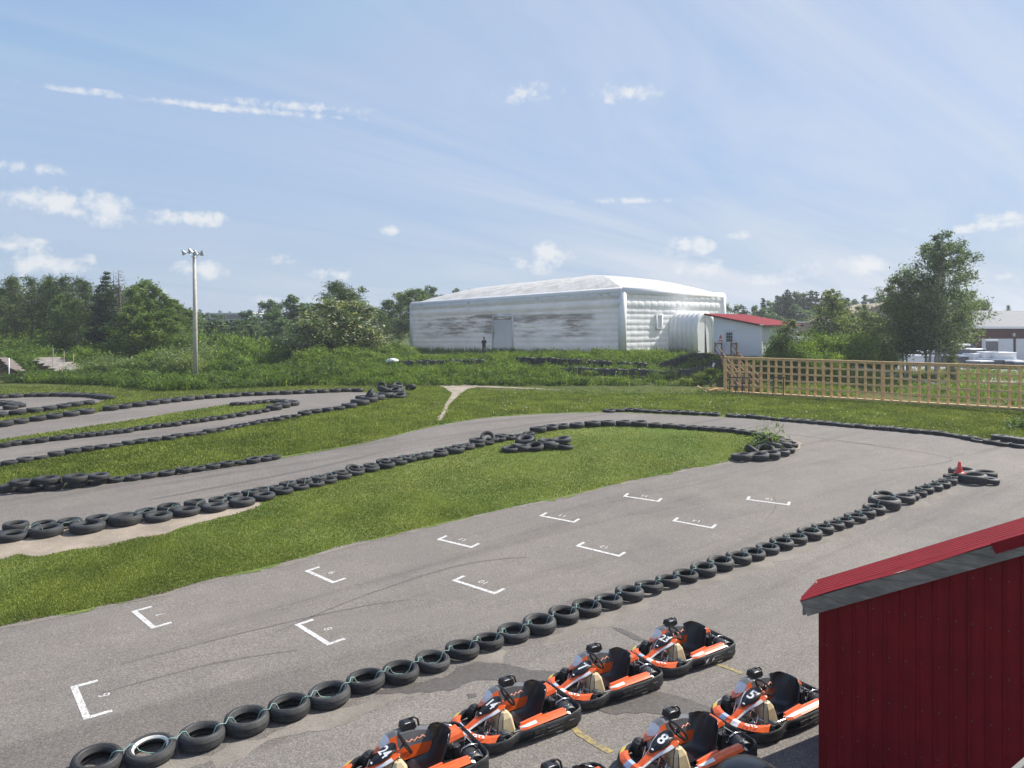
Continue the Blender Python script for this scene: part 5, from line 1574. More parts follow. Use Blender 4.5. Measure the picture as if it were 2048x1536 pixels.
def decid(seed, h, w, base=.25, clumps=46, per=80, leaf=.2, spread=.75, shape=1.0, stems=1, trunk_r=.16, lean=0, topness=.6):
    """trunk, limbs reaching to leaf clumps spread through an uneven crown"""
    rg = random.Random(seed); rn = np.random.default_rng(seed)
    limbs = []; P = []
    for s_ in range(stems):
        ox = rg.gauss(0, .35 * (stems > 1)); oy = rg.gauss(0, .3 * (stems > 1))
        dirv = Vector((rg.gauss(0, .10 * (stems > 1)) + lean, rg.gauss(0, .08 * (stems > 1)), 1))
        tp, tr = limb((ox, oy, -.3), dirv, h * (.97 if s_ == 0 else rg.uniform(.75, .95)), trunk_r, .015, 9, .035, rg)
        limbs.append((tp, tr))
        nc = clumps // stems
        for c in range(nc):
            t = base + (1 - base) * (c + rg.random()) / nc
            i = min(int(t * 9), 8); b_ = tp[i].lerp(tp[i + 1], t * 9 - i)
            q = (t - base) / (1 - base)
            prof = (math.sin(math.pi * min(1, q * .82 + .13)) ** shape) * w / 2 * (1.0 if stems == 1 else .8)
            a = rg.uniform(0, 6.283); rr = prof * (rg.random() ** .45) * rg.uniform(.75, 1.15)
            e = b_ + Vector((rr * math.cos(a), rr * math.sin(a), rr * rg.uniform(.05, .55)))
            if rr > .35:
                mid = b_.lerp(e, .5) + Vector((0, 0, -.08 * rr))
                limbs.append(([b_, mid, e], [max(.015, tr[i] * .45), max(.012, tr[i] * .25), .008]))
            k = int(per * rg.uniform(.55, 1.35)); sg = spread * rg.uniform(.6, 1.2) * (.5 + .5 * math.sin(math.pi * min(1, q + .15)))
            cl = rn.normal(size=(k, 3)) * np.array([sg, sg, sg * .85]) * .6
            P.append(np.array(e) + cl)
            if rr > .8:
                k2 = k // 3; f_ = rn.random((k2, 1))
                P.append(np.array(b_) * (1 - f_) + np.array(e) * f_ + rn.normal(size=(k2, 3)) * sg * .35)
    P = np.concatenate(P); P = P[P[:, 2] > h * base * .35]
    return limbs, P, leaf


def conifer(seed, h, w, base=.04, whorls=26, leaf=.2, dens=1.0, droop=.25, gap=.0):
    rg = random.Random(seed); rn = np.random.default_rng(seed)
    limbs = [limb((0, 0, -.3), (0, 0, 1), h + .3, .16, .012, 8, .012, rg)]
    P = []
    for i in range(whorls):
        t = base + (1 - base) * (i + rg.random() * .6) / whorls; z = h * t
        r_ = w / 2 * (1 - t) ** .85 * rg.uniform(.72, 1.15) + .05
        nb = max(4, int(9 * (1 - t) + 4))
        for j in range(nb):
            if rg.random() < gap: continue
            a = rg.uniform(0, 6.283); L = r_ * rg.uniform(.65, 1.1)
            e = Vector((L * math.cos(a), L * math.sin(a), -L * droop + .12 * L))
            s0 = Vector((0, 0, z))
            limbs.append(([s0, s0 + e * .6 + Vector((0, 0, -.03)), s0 + e], [.02, .012, .005]))
            k = int((8 + 26 * L) * dens); f_ = rn.random((k, 1)) ** .7
            q = np.array(s0) + np.array(e) * f_ + rn.normal(size=(k, 3)) * np.array([.16, .16, .10]) * (.5 + .5 * (1 - f_) + .25 * L)
            P.append(q)
    return limbs, np.concatenate(P), leaf


def pinetree(seed, h, w, crown=.5, leaf=.22, clumps=36, per=60):
    rg = random.Random(seed); rn = np.random.default_rng(seed)
    tp, tr = limb((0, 0, -.3), (0, 0, 1), h, .17, .03, 9, .03, rg); limbs = [(tp, tr)]; P = []
    for i in range(10):
        t = rg.uniform(.15, 1 - crown); k = min(int(t * 9), 8); b_ = tp[k].lerp(tp[k + 1], t * 9 - k); a = rg.uniform(0, 6.28); L = rg.uniform(.4, 1.2)
        limbs.append(([b_, b_ + Vector((L * math.cos(a), L * math.sin(a), -.1))], [.018, .006]))
    for c in range(clumps):
        t = 1 - crown + crown * (c + rg.random()) / clumps; k = min(int(t * 9), 8); b_ = tp[k].lerp(tp[k + 1], t * 9 - k)
        q = (t - 1 + crown) / crown; R_ = w / 2 * (.55 + .6 * math.sin(math.pi * min(1, q + .12))) * rg.uniform(.4, 1.05) * (1 if q < .85 else .5)
        a = rg.uniform(0, 6.28); e = b_ + Vector((R_ * math.cos(a), R_ * math.sin(a), R_ * rg.uniform(0, .3)))
        limbs.append(([b_, e], [.03, .01]))
        kk = int(per * rg.uniform(.6, 1.3)); P.append(np.array(e) + rn.normal(size=(kk, 3)) * np.array([.42, .42, .22]))
        f_ = rn.random((kk // 3, 1)); P.append(np.array(b_) * (1 - f_) + np.array(e) * f_ + rn.normal(size=(kk // 3, 3)) * .18)
    return limbs, np.concatenate(P), leaf


def bush(seed, h, w, leaf=.13, clumps=40, per=90, stems=7):
    rg = random.Random(seed); rn = np.random.default_rng(seed); limbs = []; P = []
    for c in range(clumps):
        a = rg.uniform(0, 6.283); rr = w / 2 * math.sqrt(rg.random()); q = rr / (w / 2)
        top = h * (1 - .62 * q * q) * rg.uniform(.72, 1.08); zc = top * (rg.uniform(.25, 1) ** .55)
        e = Vector((rr * math.cos(a), rr * math.sin(a), zc))
        if c < stems * 3: limbs.append(([Vector((e.x * .15, e.y * .15, -.2)), Vector((e.x * .55, e.y * .55, zc * .55)), e], [.035, .022, .006]))
        k = int(per * rg.uniform(.6, 1.3)); sg = .24 * (h / 2) ** .5
        P.append(np.array(e) + rn.normal(size=(k, 3)) * np.array([sg * 1.2, sg * 1.2, sg]))
    P = np.concatenate(P); return limbs, P[P[:, 2] > .02], leaf


class Proto:
    def __init__(s, gen, leafm, barkm, up=.3, aspect=.62, droop=0):
        limbs, P, leaf = gen
        s.c = leaves_mesh('crown', P, leaf, leafm, up, aspect, droop=droop)
        s.t = trunk_mesh('trunk', limbs, barkm, 6)
        z = P[:, 2]; s.h = float(np.percentile(z, 99.7)); s.w = float(np.percentile(np.abs(P[:, 0]), 98) * 2)


PR = {
    'birch': [Proto(decid(31 + i, 11, 4.2, .18, 60, 95, .17, .8, .8, 1, .13), M['birch'], M['pale_bark']) for i in range(2)],
    'aspen': [Proto(decid(41 + i, 11, 4.6, .30, 60, 85, .16, .8, .9, 1, .14), M['aspen'], M['pale_bark']) for i in range(2)],
    'spruce': [Proto(conifer(51 + i, 11, 4.6, .03, 30, .19, 1.25), M['spruce'], M['bark'], .1, .4) for i in range(2)],
    'pine': [Proto(pinetree(61 + i, 12, 3.6, .62, .2, 46, 62), M['pine'], M['bark'], .2, .45) for i in range(2)],
    'dead': [Proto(conifer(71, 10, 2.0, .25, 22, .10, .5, .3, .3), M['dead'], M['bark'], .1, .25)],
    'bush': [Proto(bush(81 + i, 2.6, 3.2), M['shrub'], M['bark']) for i in range(2)],
    'willow': [Proto(bush(91 + i, 2.6, 3.4, .13, 46, 95), M['willow'], M['bark'], .4, .4) for i in range(2)],
    'silver': [Proto(decid(101, 6.2, 5.8, .06, 85, 95, .17, .85, .55, 3, .09), M['silver'], M['bark'], .15)],
    'poplar': [Proto(decid(111, 6.5, 2.3, .08, 46, 80, .14, .6, .6, 1, .07), M['aspen'], M['pale_bark'])],
    'far': [Proto(decid(121 + i, 12, 5.5, .08, 46, 55, .34, 1.0, .6, 1, .15), M['far'], M['bark']) for i in range(2)],
    'farspruce': [Proto(conifer(131, 12, 4.0, .05, 24, .34, .6), M['spruce'], M['bark'], .1, .45)],
    'round': [Proto(decid(141, 8, 6.2, .12, 70, 85, .2, .95, .55, 1, .15), M['aspen'], M['bark'])],
}
DESC = {'birch': ('birch_tree', 'tree'), 'aspen': ('aspen_tree', 'tree'), 'spruce': ('spruce_tree', 'tree'), 'pine': ('pine_tree', 'tree'), 'dead': ('dead_tree', 'tree'), 'bush': ('shrub', 'shrub'), 'willow': ('willow_shrub', 'shrub'), 'silver': ('poplar_tree', 'tree'),
        'poplar': ('young_poplar', 'tree'), 'far': ('broadleaf_tree', 'tree'), 'farspruce': ('spruce_tree', 'tree'), 'round': ('broadleaf_tree', 'tree')}


def plant(kind, px, Y, ytop=None, wpx=None, label='', group=None, h=None, sink=0.0, zground=None):
    """a plant standing at column px, distance Y, its top on row ytop, wpx wide in the photograph"""
    pr = random.choice(PR[kind]); p = col_at(px, Y)
    if h is None: h = EYE - (ytop - HY) / F * Y - p.z
    sz = h / pr.h
    sx = (wpx / F * Y) / pr.w if wpx else sz
    sx = min(max(sx, .35 * sz), 2.4 * sz)
    nm, cat = DESC[kind]
    t = thing(nm, label, cat, (p.x, p.y, p.z - sink), random.uniform(0, 6.28), group)
    t.scale = (sx, sx, sz)
    for n_, me in (('trunk', pr.t), ('crown', pr.c)):
        link(n_, me, t)
    return t


def grove(items, fmt, group):
    """items (kind, px, Y, ytop, wpx), labelled from the left with # as the ordinal"""
    for i, (k, px, Y, yt, w) in enumerate(sorted(items, key=lambda a: a[1])):
        plant(k, px, Y, yt, w, fmt.replace('#', nth(i + 1)), group)


random.seed(77)
# left wood: tall dark pines
grove([('far', x, Y, yt, w) for x, Y, yt, w in [(-90, 125, 575, 110), (-45, 128, 585, 110), (0, 126, 580, 110), (45, 124, 590, 110), (88, 126, 584, 110), (130, 124, 590, 110), (172, 126, 586, 110), (214, 124, 588, 110), (255, 122, 598, 110), (296, 120, 600, 110), (335, 122, 612, 100), (372, 124, 622, 90)]],
      '# dark broad crown from the left deep in the wood behind the pines', 'deep wood trees')
grove([('bush', x, Y, yt, w) for x, Y, yt, w in [(-50, 84, 672, 110), (0, 84, 670, 110), (50, 86, 668, 110), (100, 84, 670, 110), (150, 86, 668, 110), (195, 84, 676, 100), (240, 82, 672, 100), (-30, 100, 640, 130), (30, 102, 636, 130), (90, 102, 640, 130), (150, 102, 636, 130)]],
      '# dark understorey shrub from the left below the tall pines', 'understorey of the left wood')
grove([('pine', x, Y, yt, w) for x, Y, yt, w in [(-60, 100, 560, 70), (-20, 92, 570, 70), (14, 98, 558, 62), (36, 88, 553, 70), (62, 96, 552, 64), (86, 90, 560, 66), (108, 99, 552, 60), (132, 90, 552, 70), (158, 98, 556, 60), (184, 94, 562, 64), (8, 108, 575, 80), (75, 112, 566, 80), (150, 110, 566, 80), (236, 104, 568, 60)]],
      '# tall dark pine from the left in the wood behind the dark huts', 'pines in the left wood')
plant('spruce', 212, 84, 547, 92, 'tallest pointed dark blue green spruce in the left wood', 'trees in the left wood')
plant('spruce', 196, 90, 575, 70, 'dark spruce half hidden behind the tallest pointed spruce', 'trees in the left wood')
plant('dead', 243, 86, 543, 42, 'bare reddish brown dead tree beside the tallest spruce', 'trees in the left wood')
plant('dead', 233, 88, 546, 30, 'thinner bare dead top left of the reddish dead tree', 'trees in the left wood')
grove([('birch', x, Y, yt, w) for x, Y, yt, w in [(118, 84, 590, 50), (152, 84, 600, 44), (262, 80, 572, 60), (285, 84, 560, 70), (310, 82, 570, 60), (332, 80, 588, 60), (352, 86, 600, 60), (268, 74, 612, 80), (300, 72, 625, 90), (330, 74, 618, 80), (375, 90, 618, 60)]],
      '# birch from the left among the pale stemmed birches left of the light pole', 'birches left of the light pole')
grove([('bush', x, Y, yt, w) for x, Y, yt, w in [(-20, 72, 690, 90), (36, 74, 692, 80), (75, 76, 688, 90), (180, 76, 690, 80), (130, 74, 700, 60), (60, 71, 705, 60)]], '# dark green shrub from the left behind the little huts', 'shrubs behind the huts')
grove([('willow', x, Y, yt, w) for x, Y, yt, w in [(205, 66, 712, 90), (252, 66, 710, 84), (228, 68, 706, 90), (170, 68, 718, 70)]], '# pale flowering looking willow shrub from the left right of the stepped huts', 'pale willow shrubs')
grove([('willow', x, Y, yt, w) for x, Y, yt, w in [(345, 66, 692, 76), (372, 64, 700, 70), (418, 68, 690, 80), (404, 72, 676, 80)]], '# silvery willow shrub from the left around the light pole', 'pale willow shrubs')
grove([('bush', x, Y, yt, w) for x, Y, yt, w in [(298, 68, 700, 80), (320, 70, 690, 80), (455, 68, 690, 80), (480, 64, 708, 70), (440, 64, 712, 60), (510, 72, 680, 80), (545, 76, 672, 80), (575, 74, 690, 70), (490, 78, 664, 90), (445, 80, 660, 90), (270, 66, 715, 60), (380, 78, 655, 90), (330, 80, 650, 100)]],
      '# green shrub from the left in the belt behind the light pole', 'shrubs behind the light pole')
grove([('far', x, Y, yt, w) for x, Y, yt, w in [(395, 150, 632, 60), (420, 160, 628, 60), (385, 135, 625, 60), (560, 125, 602, 70), (598, 118, 592, 80), (532, 130, 606, 60), (515, 118, 622, 60), (575, 110, 625, 80), (620, 120, 612, 70), (450, 118, 640, 70), (480, 120, 638, 60), (500, 110, 640, 60), (420, 112, 642, 70), (540, 100, 640, 70)]],
      '# broadleaf tree from the left in the dip between light pole and silver poplar', 'trees in the middle distance')
grove([('farspruce', x, Y, yt, w) for x, Y, yt, w in [(400, 300, 620, 26), (440, 330, 622, 24), (520, 320, 618, 24), (490, 340, 622, 22), (460, 360, 624, 22), (425, 210, 640, 30), (380, 280, 616, 26), (545, 200, 606, 36)]], '# distant spruce from the left on the skyline around the far pale building', 'distant skyline spruces')
plant('pine', 690, 92, 564, 100, 'dark spreading pine rising behind the silvery poplar', 'trees left of the inflatable')
plant('round', 688, 96, 575, 110, 'dark round crown beside the spreading pine behind the silvery poplar', 'trees left of the inflatable')
plant('silver', 690, 76, 600, 160, 'big poplar flecked with silver leaf undersides left of the inflatable', 'trees left of the inflatable')
plant('silver', 630, 74, 640, 90, 'smaller silver flecked poplar at the left foot of the big one', 'trees left of the inflatable')
plant('silver', 745, 75, 655, 70, 'small silver flecked poplar at the right foot of the big one', 'trees left of the inflatable')
grove([('birch', x, Y, yt, w) for x, Y, yt, w in [(775, 112, 600, 60), (800, 116, 585, 60), (826, 112, 578, 64), (760, 104, 622, 60), (845, 124, 582, 60)]], '# leafy green tree from the left beside the inflatable\'s left corner', 'green trees beside the inflatable')
grove([('far', x, Y, yt, w) for x, Y, yt, w in [(868, 135, 572, 44), (905, 140, 578, 50), (930, 145, 580, 40)]], '# tree top from the left showing above the inflatable\'s left roof edge', 'trees behind the inflatable')
grove([('bush', x, Y, yt, w) for x, Y, yt, w in [(640, 70, 690, 70), (610, 68, 700, 60), (790, 78, 680, 60), (765, 74, 690, 60), (815, 80, 690, 44), (700, 71, 690, 80), (740, 70, 698, 60), (600, 63, 745, 40), (625, 60.5, 752, 44)]], '# low green shrub from the left at the foot of the silvery poplar', 'shrubs by the silvery poplar')
grove([('bush', x, Y, yt, w) for x, Y, yt, w in [(575, 62, 738, 50), (650, 64, 728, 50), (690, 61, 742, 40), (740, 65, 724, 50), (820, 63, 735, 40), (880, 68, 716, 30), (905, 66, 722, 34), (985, 64.5, 728, 44), (1040, 61.5, 742, 40), (1110, 64, 730, 34), (1180, 61, 740, 44), (1250, 63.5, 728, 40), (1320, 60, 738, 46), (1385, 61.5, 726, 44), (1430, 58.5, 735, 50), (1405, 58, 745, 50), (930, 60.5, 748, 44)]],
      '# small leafy shrub from the left on the bank below the inflatable', 'small shrubs on the bank')
grove([('bush', x, Y, yt, w) for x, Y, yt, w in [(70, 62, 752, 60), (120, 61.5, 756, 60), (190, 60.5, 752, 60), (240, 59, 752, 60), (290, 57.5, 758, 60), (340, 56.5, 760, 60), (430, 57.5, 758, 60), (470, 58.5, 754, 50), (520, 58, 764, 50), (600, 59, 758, 44), (560, 60, 752, 40)]],
      '# knee high leafy bush from the left along the verge before the light pole', 'low bushes on the left verge')
# right side
grove([('far', x, Y, yt, w) for x, Y, yt, w in [(1450, 160, 606, 40), (1475, 165, 610, 44), (1500, 160, 612, 40), (1560, 175, 592, 50), (1585, 170, 584, 60), (1610, 172, 586, 50), (1640, 176, 596, 50), (1530, 168, 602, 50), (1672, 180, 600, 44), (1715, 185, 600, 44), (1740, 190, 596, 44), (1770, 185, 592, 44), (1510, 150, 620, 50), (1545, 152, 616, 50), (1800, 180, 596, 44), (1600, 158, 610, 60), (1640, 158, 614, 60)]],
      '# distant dark tree from the left on the skyline behind the white house', 'distant trees on the right skyline')
grove([('farspruce', x, Y, yt, w) for x, Y, yt, w in [(1488, 150, 614, 30), (1526, 156, 598, 30), (1574, 160, 582, 34), (1625, 168, 584, 30), (1660, 170, 592, 30), (1695, 175, 597, 30), (1730, 178, 592, 34), (1757, 180, 588, 32), (2016, 150, 612, 24)]],
      '# distant pointed spruce from the left on the right hand skyline', 'distant spruces on the right skyline')
for i in range(10): plant('farspruce', 1555 + i * 13, 165 + random.uniform(-6, 6), 588 + random.uniform(-4, 12), 34, '%s spruce from the left in the dark clump above the red roof' % nth(i + 1), 'dark spruce clump above the red roof')
grove([('poplar', x, Y, yt, w) for x, Y, yt, w in [(1660, 64, 580, 56), (1682, 66, 590, 52), (1642, 66, 622, 50), (1700, 67, 620, 50)]], '# slender young poplar from the left between house and big tree', 'young poplars right of the house')
grove([('bush', x, Y, yt, w) for x, Y, yt, w in [(1560, 58.5, 660, 60), (1590, 57, 676, 60), (1612, 58, 668, 54), (1640, 60, 660, 60), (1670, 60, 668, 70), (1700, 60, 672, 60), (1546, 57.5, 690, 40), (1720, 61, 664, 70), (1750, 62, 668, 70), (1660, 57, 700, 60), (1620, 56, 700, 50), (1768, 64, 690, 50)]],
      '# green shrub from the left between the white house and the big aspen', 'shrubs right of the house')
plant('poplar', 1577, 58, 640, 50, 'thin young poplar standing before the white house\'s sunlit wall', 'young poplars right of the house')
grove([('aspen', x, Y, yt, w) for x, Y, yt, w in [(1738, 70, 622, 80), (1765, 68, 632, 80), (1722, 72, 610, 60)]], '# bushy aspen from the left at the big aspen\'s left foot', 'aspens beside the big one')
HERO = Proto(decid(205, 12.2, 7.6, .24, 175, 92, .14, .8, .75, 4, .14), M['aspen'], M['pale_bark'], .2)
HERO2 = Proto(decid(206, 9.5, 5.4, .34, 110, 90, .14, .8, .7, 3, .11), M['aspen'], M['pale_bark'], .2)
for pr, px, Y, yt, w, lab in ((HERO, 1862, 62, 474, 170, 'tallest many stemmed aspen on the right, airy crown against the sky'), (HERO2, 1905, 64, 556, 130, 'lower aspen merging with the tallest one\'s right side'), (HERO2, 1818, 63, 560, 110, 'lower aspen merging with the tallest one\'s left side')):
    p = col_at(px, Y); h = EYE - (yt - HY) / F * Y - p.z
    t = thing('aspen_tree', lab, 'tree', p, 2.1 if pr is HERO else random.uniform(0, 6), 'big aspens on the right'); s_ = h / pr.h; t.scale = ((w / F * Y) / pr.w,) * 2 + (s_,)
    link('trunk', pr.t, t); link('crown', pr.c, t)
grove([('far', x, Y, yt, w) for x, Y, yt, w in [(1945, 120, 600, 50), (1965, 118, 606, 40), (1925, 125, 596, 50), (1895, 130, 600, 60), (1835, 130, 604, 60)]], '# dark tree from the left behind the big aspens', 'trees behind the big aspens')
plant('poplar', 1903, 60, 700, 30, 'small sapling in front of the stacked tubs', 'young poplars right of the house')


# ---------------------------------------------------------------- grass blades and weeds
def inside(poly, X, Y):
    c = np.zeros(len(X), bool); n = len(poly)
    for i in range(n):
        x1, y1 = poly[i]; x2, y2 = poly[(i + 1) % n]
        k = ((y1 > Y) != (y2 > Y)) & (X < (x2 - x1) * (Y - y1) / (y2 - y1 + 1e-12) + x1)
        c ^= k
    return c


def visible(X, Y, m=420):
    px = CX + X / Y * F
    return (px > -m) & (px < 2048 + m)


def blades(name, P, hgt, wid, mat, lean=.35, rng=RNG):
    """one thin bent triangle pair per point"""
    n = len(P); h = hgt * rng.uniform(.5, 1.4, n); a = rng.uniform(0, 6.283, n); w = wid * rng.uniform(.7, 1.3, n)
    d = np.stack([np.cos(a), np.sin(a), np.zeros(n)], 1); l = rng.normal(size=(n, 2)) * lean
    tip = P + np.stack([l[:, 0] * h, l[:, 1] * h, h], 1); mid = P * .5 + tip * .5 + np.array([0, 0, 1]) * (h * .12)[:, None]
    s = d * w[:, None]
    v = np.stack([P - s, P + s, mid + s * .7, mid - s * .7, tip], 1).reshape(-1, 3)
    me = bpy.data.meshes.new(name); me.vertices.add(5 * n); me.vertices.foreach_set('co', v.ravel())
    o = np.arange(n) * 5
    li = np.stack([o, o + 1, o + 2, o + 3, o + 3, o + 2, o + 4], 1).ravel()
    me.loops.add(7 * n); me.loops.foreach_set('vertex_index', li)
    ls = np.stack([np.arange(n) * 7, np.arange(n) * 7 + 4], 1).ravel(); lt = np.tile([4, 3], n)
    me.polygons.add(2 * n); me.polygons.foreach_set('loop_start', ls); me.polygons.foreach_set('loop_total', lt)
    me.materials.append(mat); me.update(); me.validate()
    return me


def scatter(polys, holes, n, rng=RNG):
    A = np.concatenate([np.array(p) for p in polys]); x0, y0 = A.min(0); x1, y1 = A.max(0)
    y0 = max(y0, 9)
    Y = y0 * (y1 / y0) ** rng.random(n * 3); X = (rng.random(n * 3) * 1.5 - .75) * Y
    k = np.zeros(len(X), bool)
    for p in polys: k |= inside([tuple(q) for q in p], X, Y)
    for p in holes: k &= ~inside([tuple(q) for q in p], X, Y)
    k &= visible(X, Y); X = X[k]; Y = Y[k]
    return np.stack([X, Y, terrain(X, Y)], 1)


P = scatter([ISLW], [SANDL, SAND2], 380000)
cl = np.array([noise.noise(Vector((p[0] * .35, p[1] * .35, 0))) for p in P[::1]]) if len(P) < 400000 else 0
P = P[RNG.random(len(P)) < .8 + .5 * cl]
me = blades('island_grass', P + np.array([0, 0, .02]), .042, .010, M['blade']); o = link('island_grass', me); tag(o, 'short mown grass blades over the island lawn', 'grass', kind='stuff')
rest = [px2w([(-320, 1002), (0, 936), (204, 901), (420, 868), (655, 826), (720, 814), (770, 795), (800, 782), (840, 768), (1000, 782), (1200, 788), (1450, 788), (1640, 798), (2048, 824), (2300, 842), (2300, 936), (2048, 895), (1850, 865), (1700, 852), (1500, 835), (1300, 824), (1200, 823), (1060, 828), (960, 836), (870, 851), (790, 870), (700, 891), (560, 914), (430, 935), (160, 971), (0, 982), (-320, 1010)]),
        px2w([(0, 881), (150, 858), (293, 837), (463, 809), (575, 806), (530, 823), (331, 852), (83, 883), (0, 892)])]
PATH = px2w([(856, 767), (950, 769), (950, 776), (932, 780), (912, 797), (897, 813), (890, 830), (882, 842), (876, 842), (885, 822), (898, 796), (904, 787), (885, 774)])
P = scatter(rest, [PATH], 260000); P = P[RNG.random(len(P)) < .75]
P2 = scatter([px2w([(-200, 800), (-200, 775), (100, 772), (330, 768), (640, 770), (800, 774), (790, 784), (690, 783), (600, 786), (400, 797), (225, 818), (195, 826), (90, 840), (0, 853), (-200, 885)])], [px2w(T2), px2w(T3)], 60000)
P = np.concatenate([P, P2])
me = blades('verge_grass', P + np.array([0, 0, .004]), .085, .022, M['blade']); o = link('verge_grass', me); tag(o, 'rough short grass on the verges between the tracks', 'grass', kind='stuff')
# white clover heads on the slope below the fence, a few on the lawns
pp = scatter([px2w([(1400, 792), (1640, 812), (2048, 838), (2048, 885), (1850, 862), (1700, 850), (1500, 833), (1400, 826)]), px2w([(1000, 786), (1400, 795), (1400, 824), (1000, 830)])], [], 2600)
pp = pp[:420]
me = leaves_mesh('clover_flowers', pp + np.array([0, 0, .09]), .035, M['flower'], .8, 1.2); tag(link('clover_flowers', me), 'white clover flowers dotted over the slope below the fence', 'flowers', kind='stuff')


def weeds(name, P, hgt, leaf, mat, per, label, rng=RNG, spread=.22):
    n = len(P); Q = np.repeat(P, per, 0); cl_ = np.array([noise.noise(Vector((p[0] * .7, p[1] * .7, 31))) for p in P]); hh = np.repeat(hgt * rng.uniform(.45, 1.25, n) * np.clip(1 + 1.3 * cl_, .35, 2), per)
    f_ = rng.random(len(Q)) ** .8
    Q = Q + np.stack([rng.normal(0, spread, len(Q)) * (1.1 - .6 * f_), rng.normal(0, spread, len(Q)) * (1.1 - .6 * f_), f_ * hh], 1)
    me = leaves_mesh(name, Q, leaf, mat, .35, .45, droop=-.6); o = link(name, me); return tag(o, label, 'weeds', kind='stuff')


# bank below the inflatable
n = 9000; X = RNG.uniform(-24, 27, n); Y = RNG.uniform(57, 73, n)
a_ = sstep(12, 18, X); ok = (Y > 57.6 - 3.0 * a_ + .6 * np.array([noise.noise(Vector((x * .4, 0, 1))) for x in X])) & (Y < 72.5 - 11.5 * a_) & visible(X, Y)
pxs = CX + X / Y * F; ok &= ~((pxs > 1462) & (pxs < 1500) & (Y < 60))
X = X[ok]; Y = Y[ok]; pxs = CX + X / Y * F
ok = np.ones(len(X), bool)
for (p0, p1, Y0, Y1) in ((1040, 1440, 66.2, 62.5), (1130, 1440, 62.0, 59.2), (800, 965, 66.5, 66.5)):
    Yw = Y0 + (Y1 - Y0) * (pxs - p0) / (p1 - p0); ok &= ~((pxs > p0) & (pxs < p1) & (Y < Yw + .3) & (Y > Yw - 2.0) & (RNG.random(len(X)) < .86))
X = X[ok]; Y = Y[ok]; P = np.stack([X, Y, terrain(X, Y)], 1)
dn = np.array([noise.noise(Vector((x * .5, y * .5, 5))) for x, y in zip(X, Y)])
weeds('bank_weeds', P[dn > -.32], .5, .15, M['weed'], 16, 'tall yellow green weeds covering the bank below the inflatable')
weeds('bank_undergrowth', P[(dn < .1)][::2], .42, .14, M['clover'], 16, 'darker leafy undergrowth low on the bank')
me = blades('bank_grass', np.repeat(P, 3, 0) + np.concatenate([RNG.normal(0, .3, (len(P) * 3, 2)), np.zeros((len(P) * 3, 1))], 1), .6, .016, M['weed'], .25); tag(link('bank_grass', me), 'long grass stalks standing on the bank', 'grass', kind='stuff')
# foot of the inflatable
X = RNG.uniform(-16, 27, 5000); Y = RNG.uniform(66, 112, 5000)
lx = (X - A0.x) * LX.x + (Y - A0.y) * LX.y; ly = -(X - A0.x) * LX.y + (Y - A0.y) * LX.x
ok = (((lx < -.3) & (lx > -3)) & (ly > -2) & (ly < 42)) | ((ly < -.4) & (ly > -2.6) & (lx > -2) & (lx < 20) & ((lx < 11.5) | (lx > 15.8)))
X = X[ok]; Y = Y[ok]; P = np.stack([X, Y, terrain(X, Y)], 1)
me = blades('foot_grass', np.repeat(P, 14, 0) + np.concatenate([RNG.normal(0, .35, (len(P) * 14, 2)), np.zeros((len(P) * 14, 1))], 1), .55, .02, M['clover'], .3); tag(link('foot_grass', me), 'dark long grass along the foot of the inflatable', 'grass', kind='stuff')
# belt on the left in front of huts and pole
n = 7000; X = RNG.uniform(-42, -14, n); Y = RNG.uniform(52, 66, n)
px = CX + X / Y * F; ylo = np.interp(px, [-100, 0, 100, 200, 260, 320, 420, 560, 660], [60, 60, 60, 58, 55, 52.8, 54, 56.5, 59])
ok = visible(X, Y) & (Y > ylo) & ~((px > 500) & (px < 560) & (Y > 60) & (Y < 64)); X = X[ok]; Y = Y[ok]; P = np.stack([X, Y, terrain(X, Y)], 1)
dn = np.array([noise.noise(Vector((x * .35, y * .35, 9))) for x, y in zip(X, Y)])
weeds('verge_undergrowth', P, .7, .15, M['clover'], 15, 'dense leafy undergrowth in front of the huts and the light pole')
weeds('verge_weeds', P[dn > .05], .7, .13, M['weed'], 14, 'paler tall weeds among the undergrowth near the light pole')
me = blades('verge_stalks', np.repeat(P[dn > .1], 3, 0) + np.concatenate([RNG.normal(0, .3, (len(P[dn > .1]) * 3, 2)), np.zeros((len(P[dn > .1]) * 3, 1))], 1), .7, .016, M['weed'], .25); tag(link('verge_stalks', me), 'grass stalks among the undergrowth on the left verge', 'grass', kind='stuff')
# behind the timber fence
n = 6000; X = RNG.uniform(15, 52, n); Y = RNG.uniform(44, 74, n)
px = CX + X / Y * F; yf = np.interp(px, [1450, 2048], [53.0, 43.8]); dn = np.array([noise.noise(Vector((x * .3, y * .3, 12))) for x, y in zip(X, Y)])
ok = visible(X, Y) & (Y > yf) & (px > 1500) & (dn > -.15) & ~((px > 1600) & (Y > 58) & (Y < 62.5) & (dn < .35)); X = X[ok]; Y = Y[ok]; P = np.stack([X, Y, terrain(X, Y)], 1)
weeds('yard_weeds', P, .4, .13, M['weed'], 12, 'weeds and tufts growing in the yard behind the fence')
me = blades('yard_grass', np.repeat(P, 6, 0) + np.concatenate([RNG.normal(0, .3, (len(P) * 6, 2)), np.zeros((len(P) * 6, 1))], 1), .5, .018, M['weed'], .3); tag(link('yard_grass', me), 'long grass in the yard behind the fence', 'grass', kind='stuff')
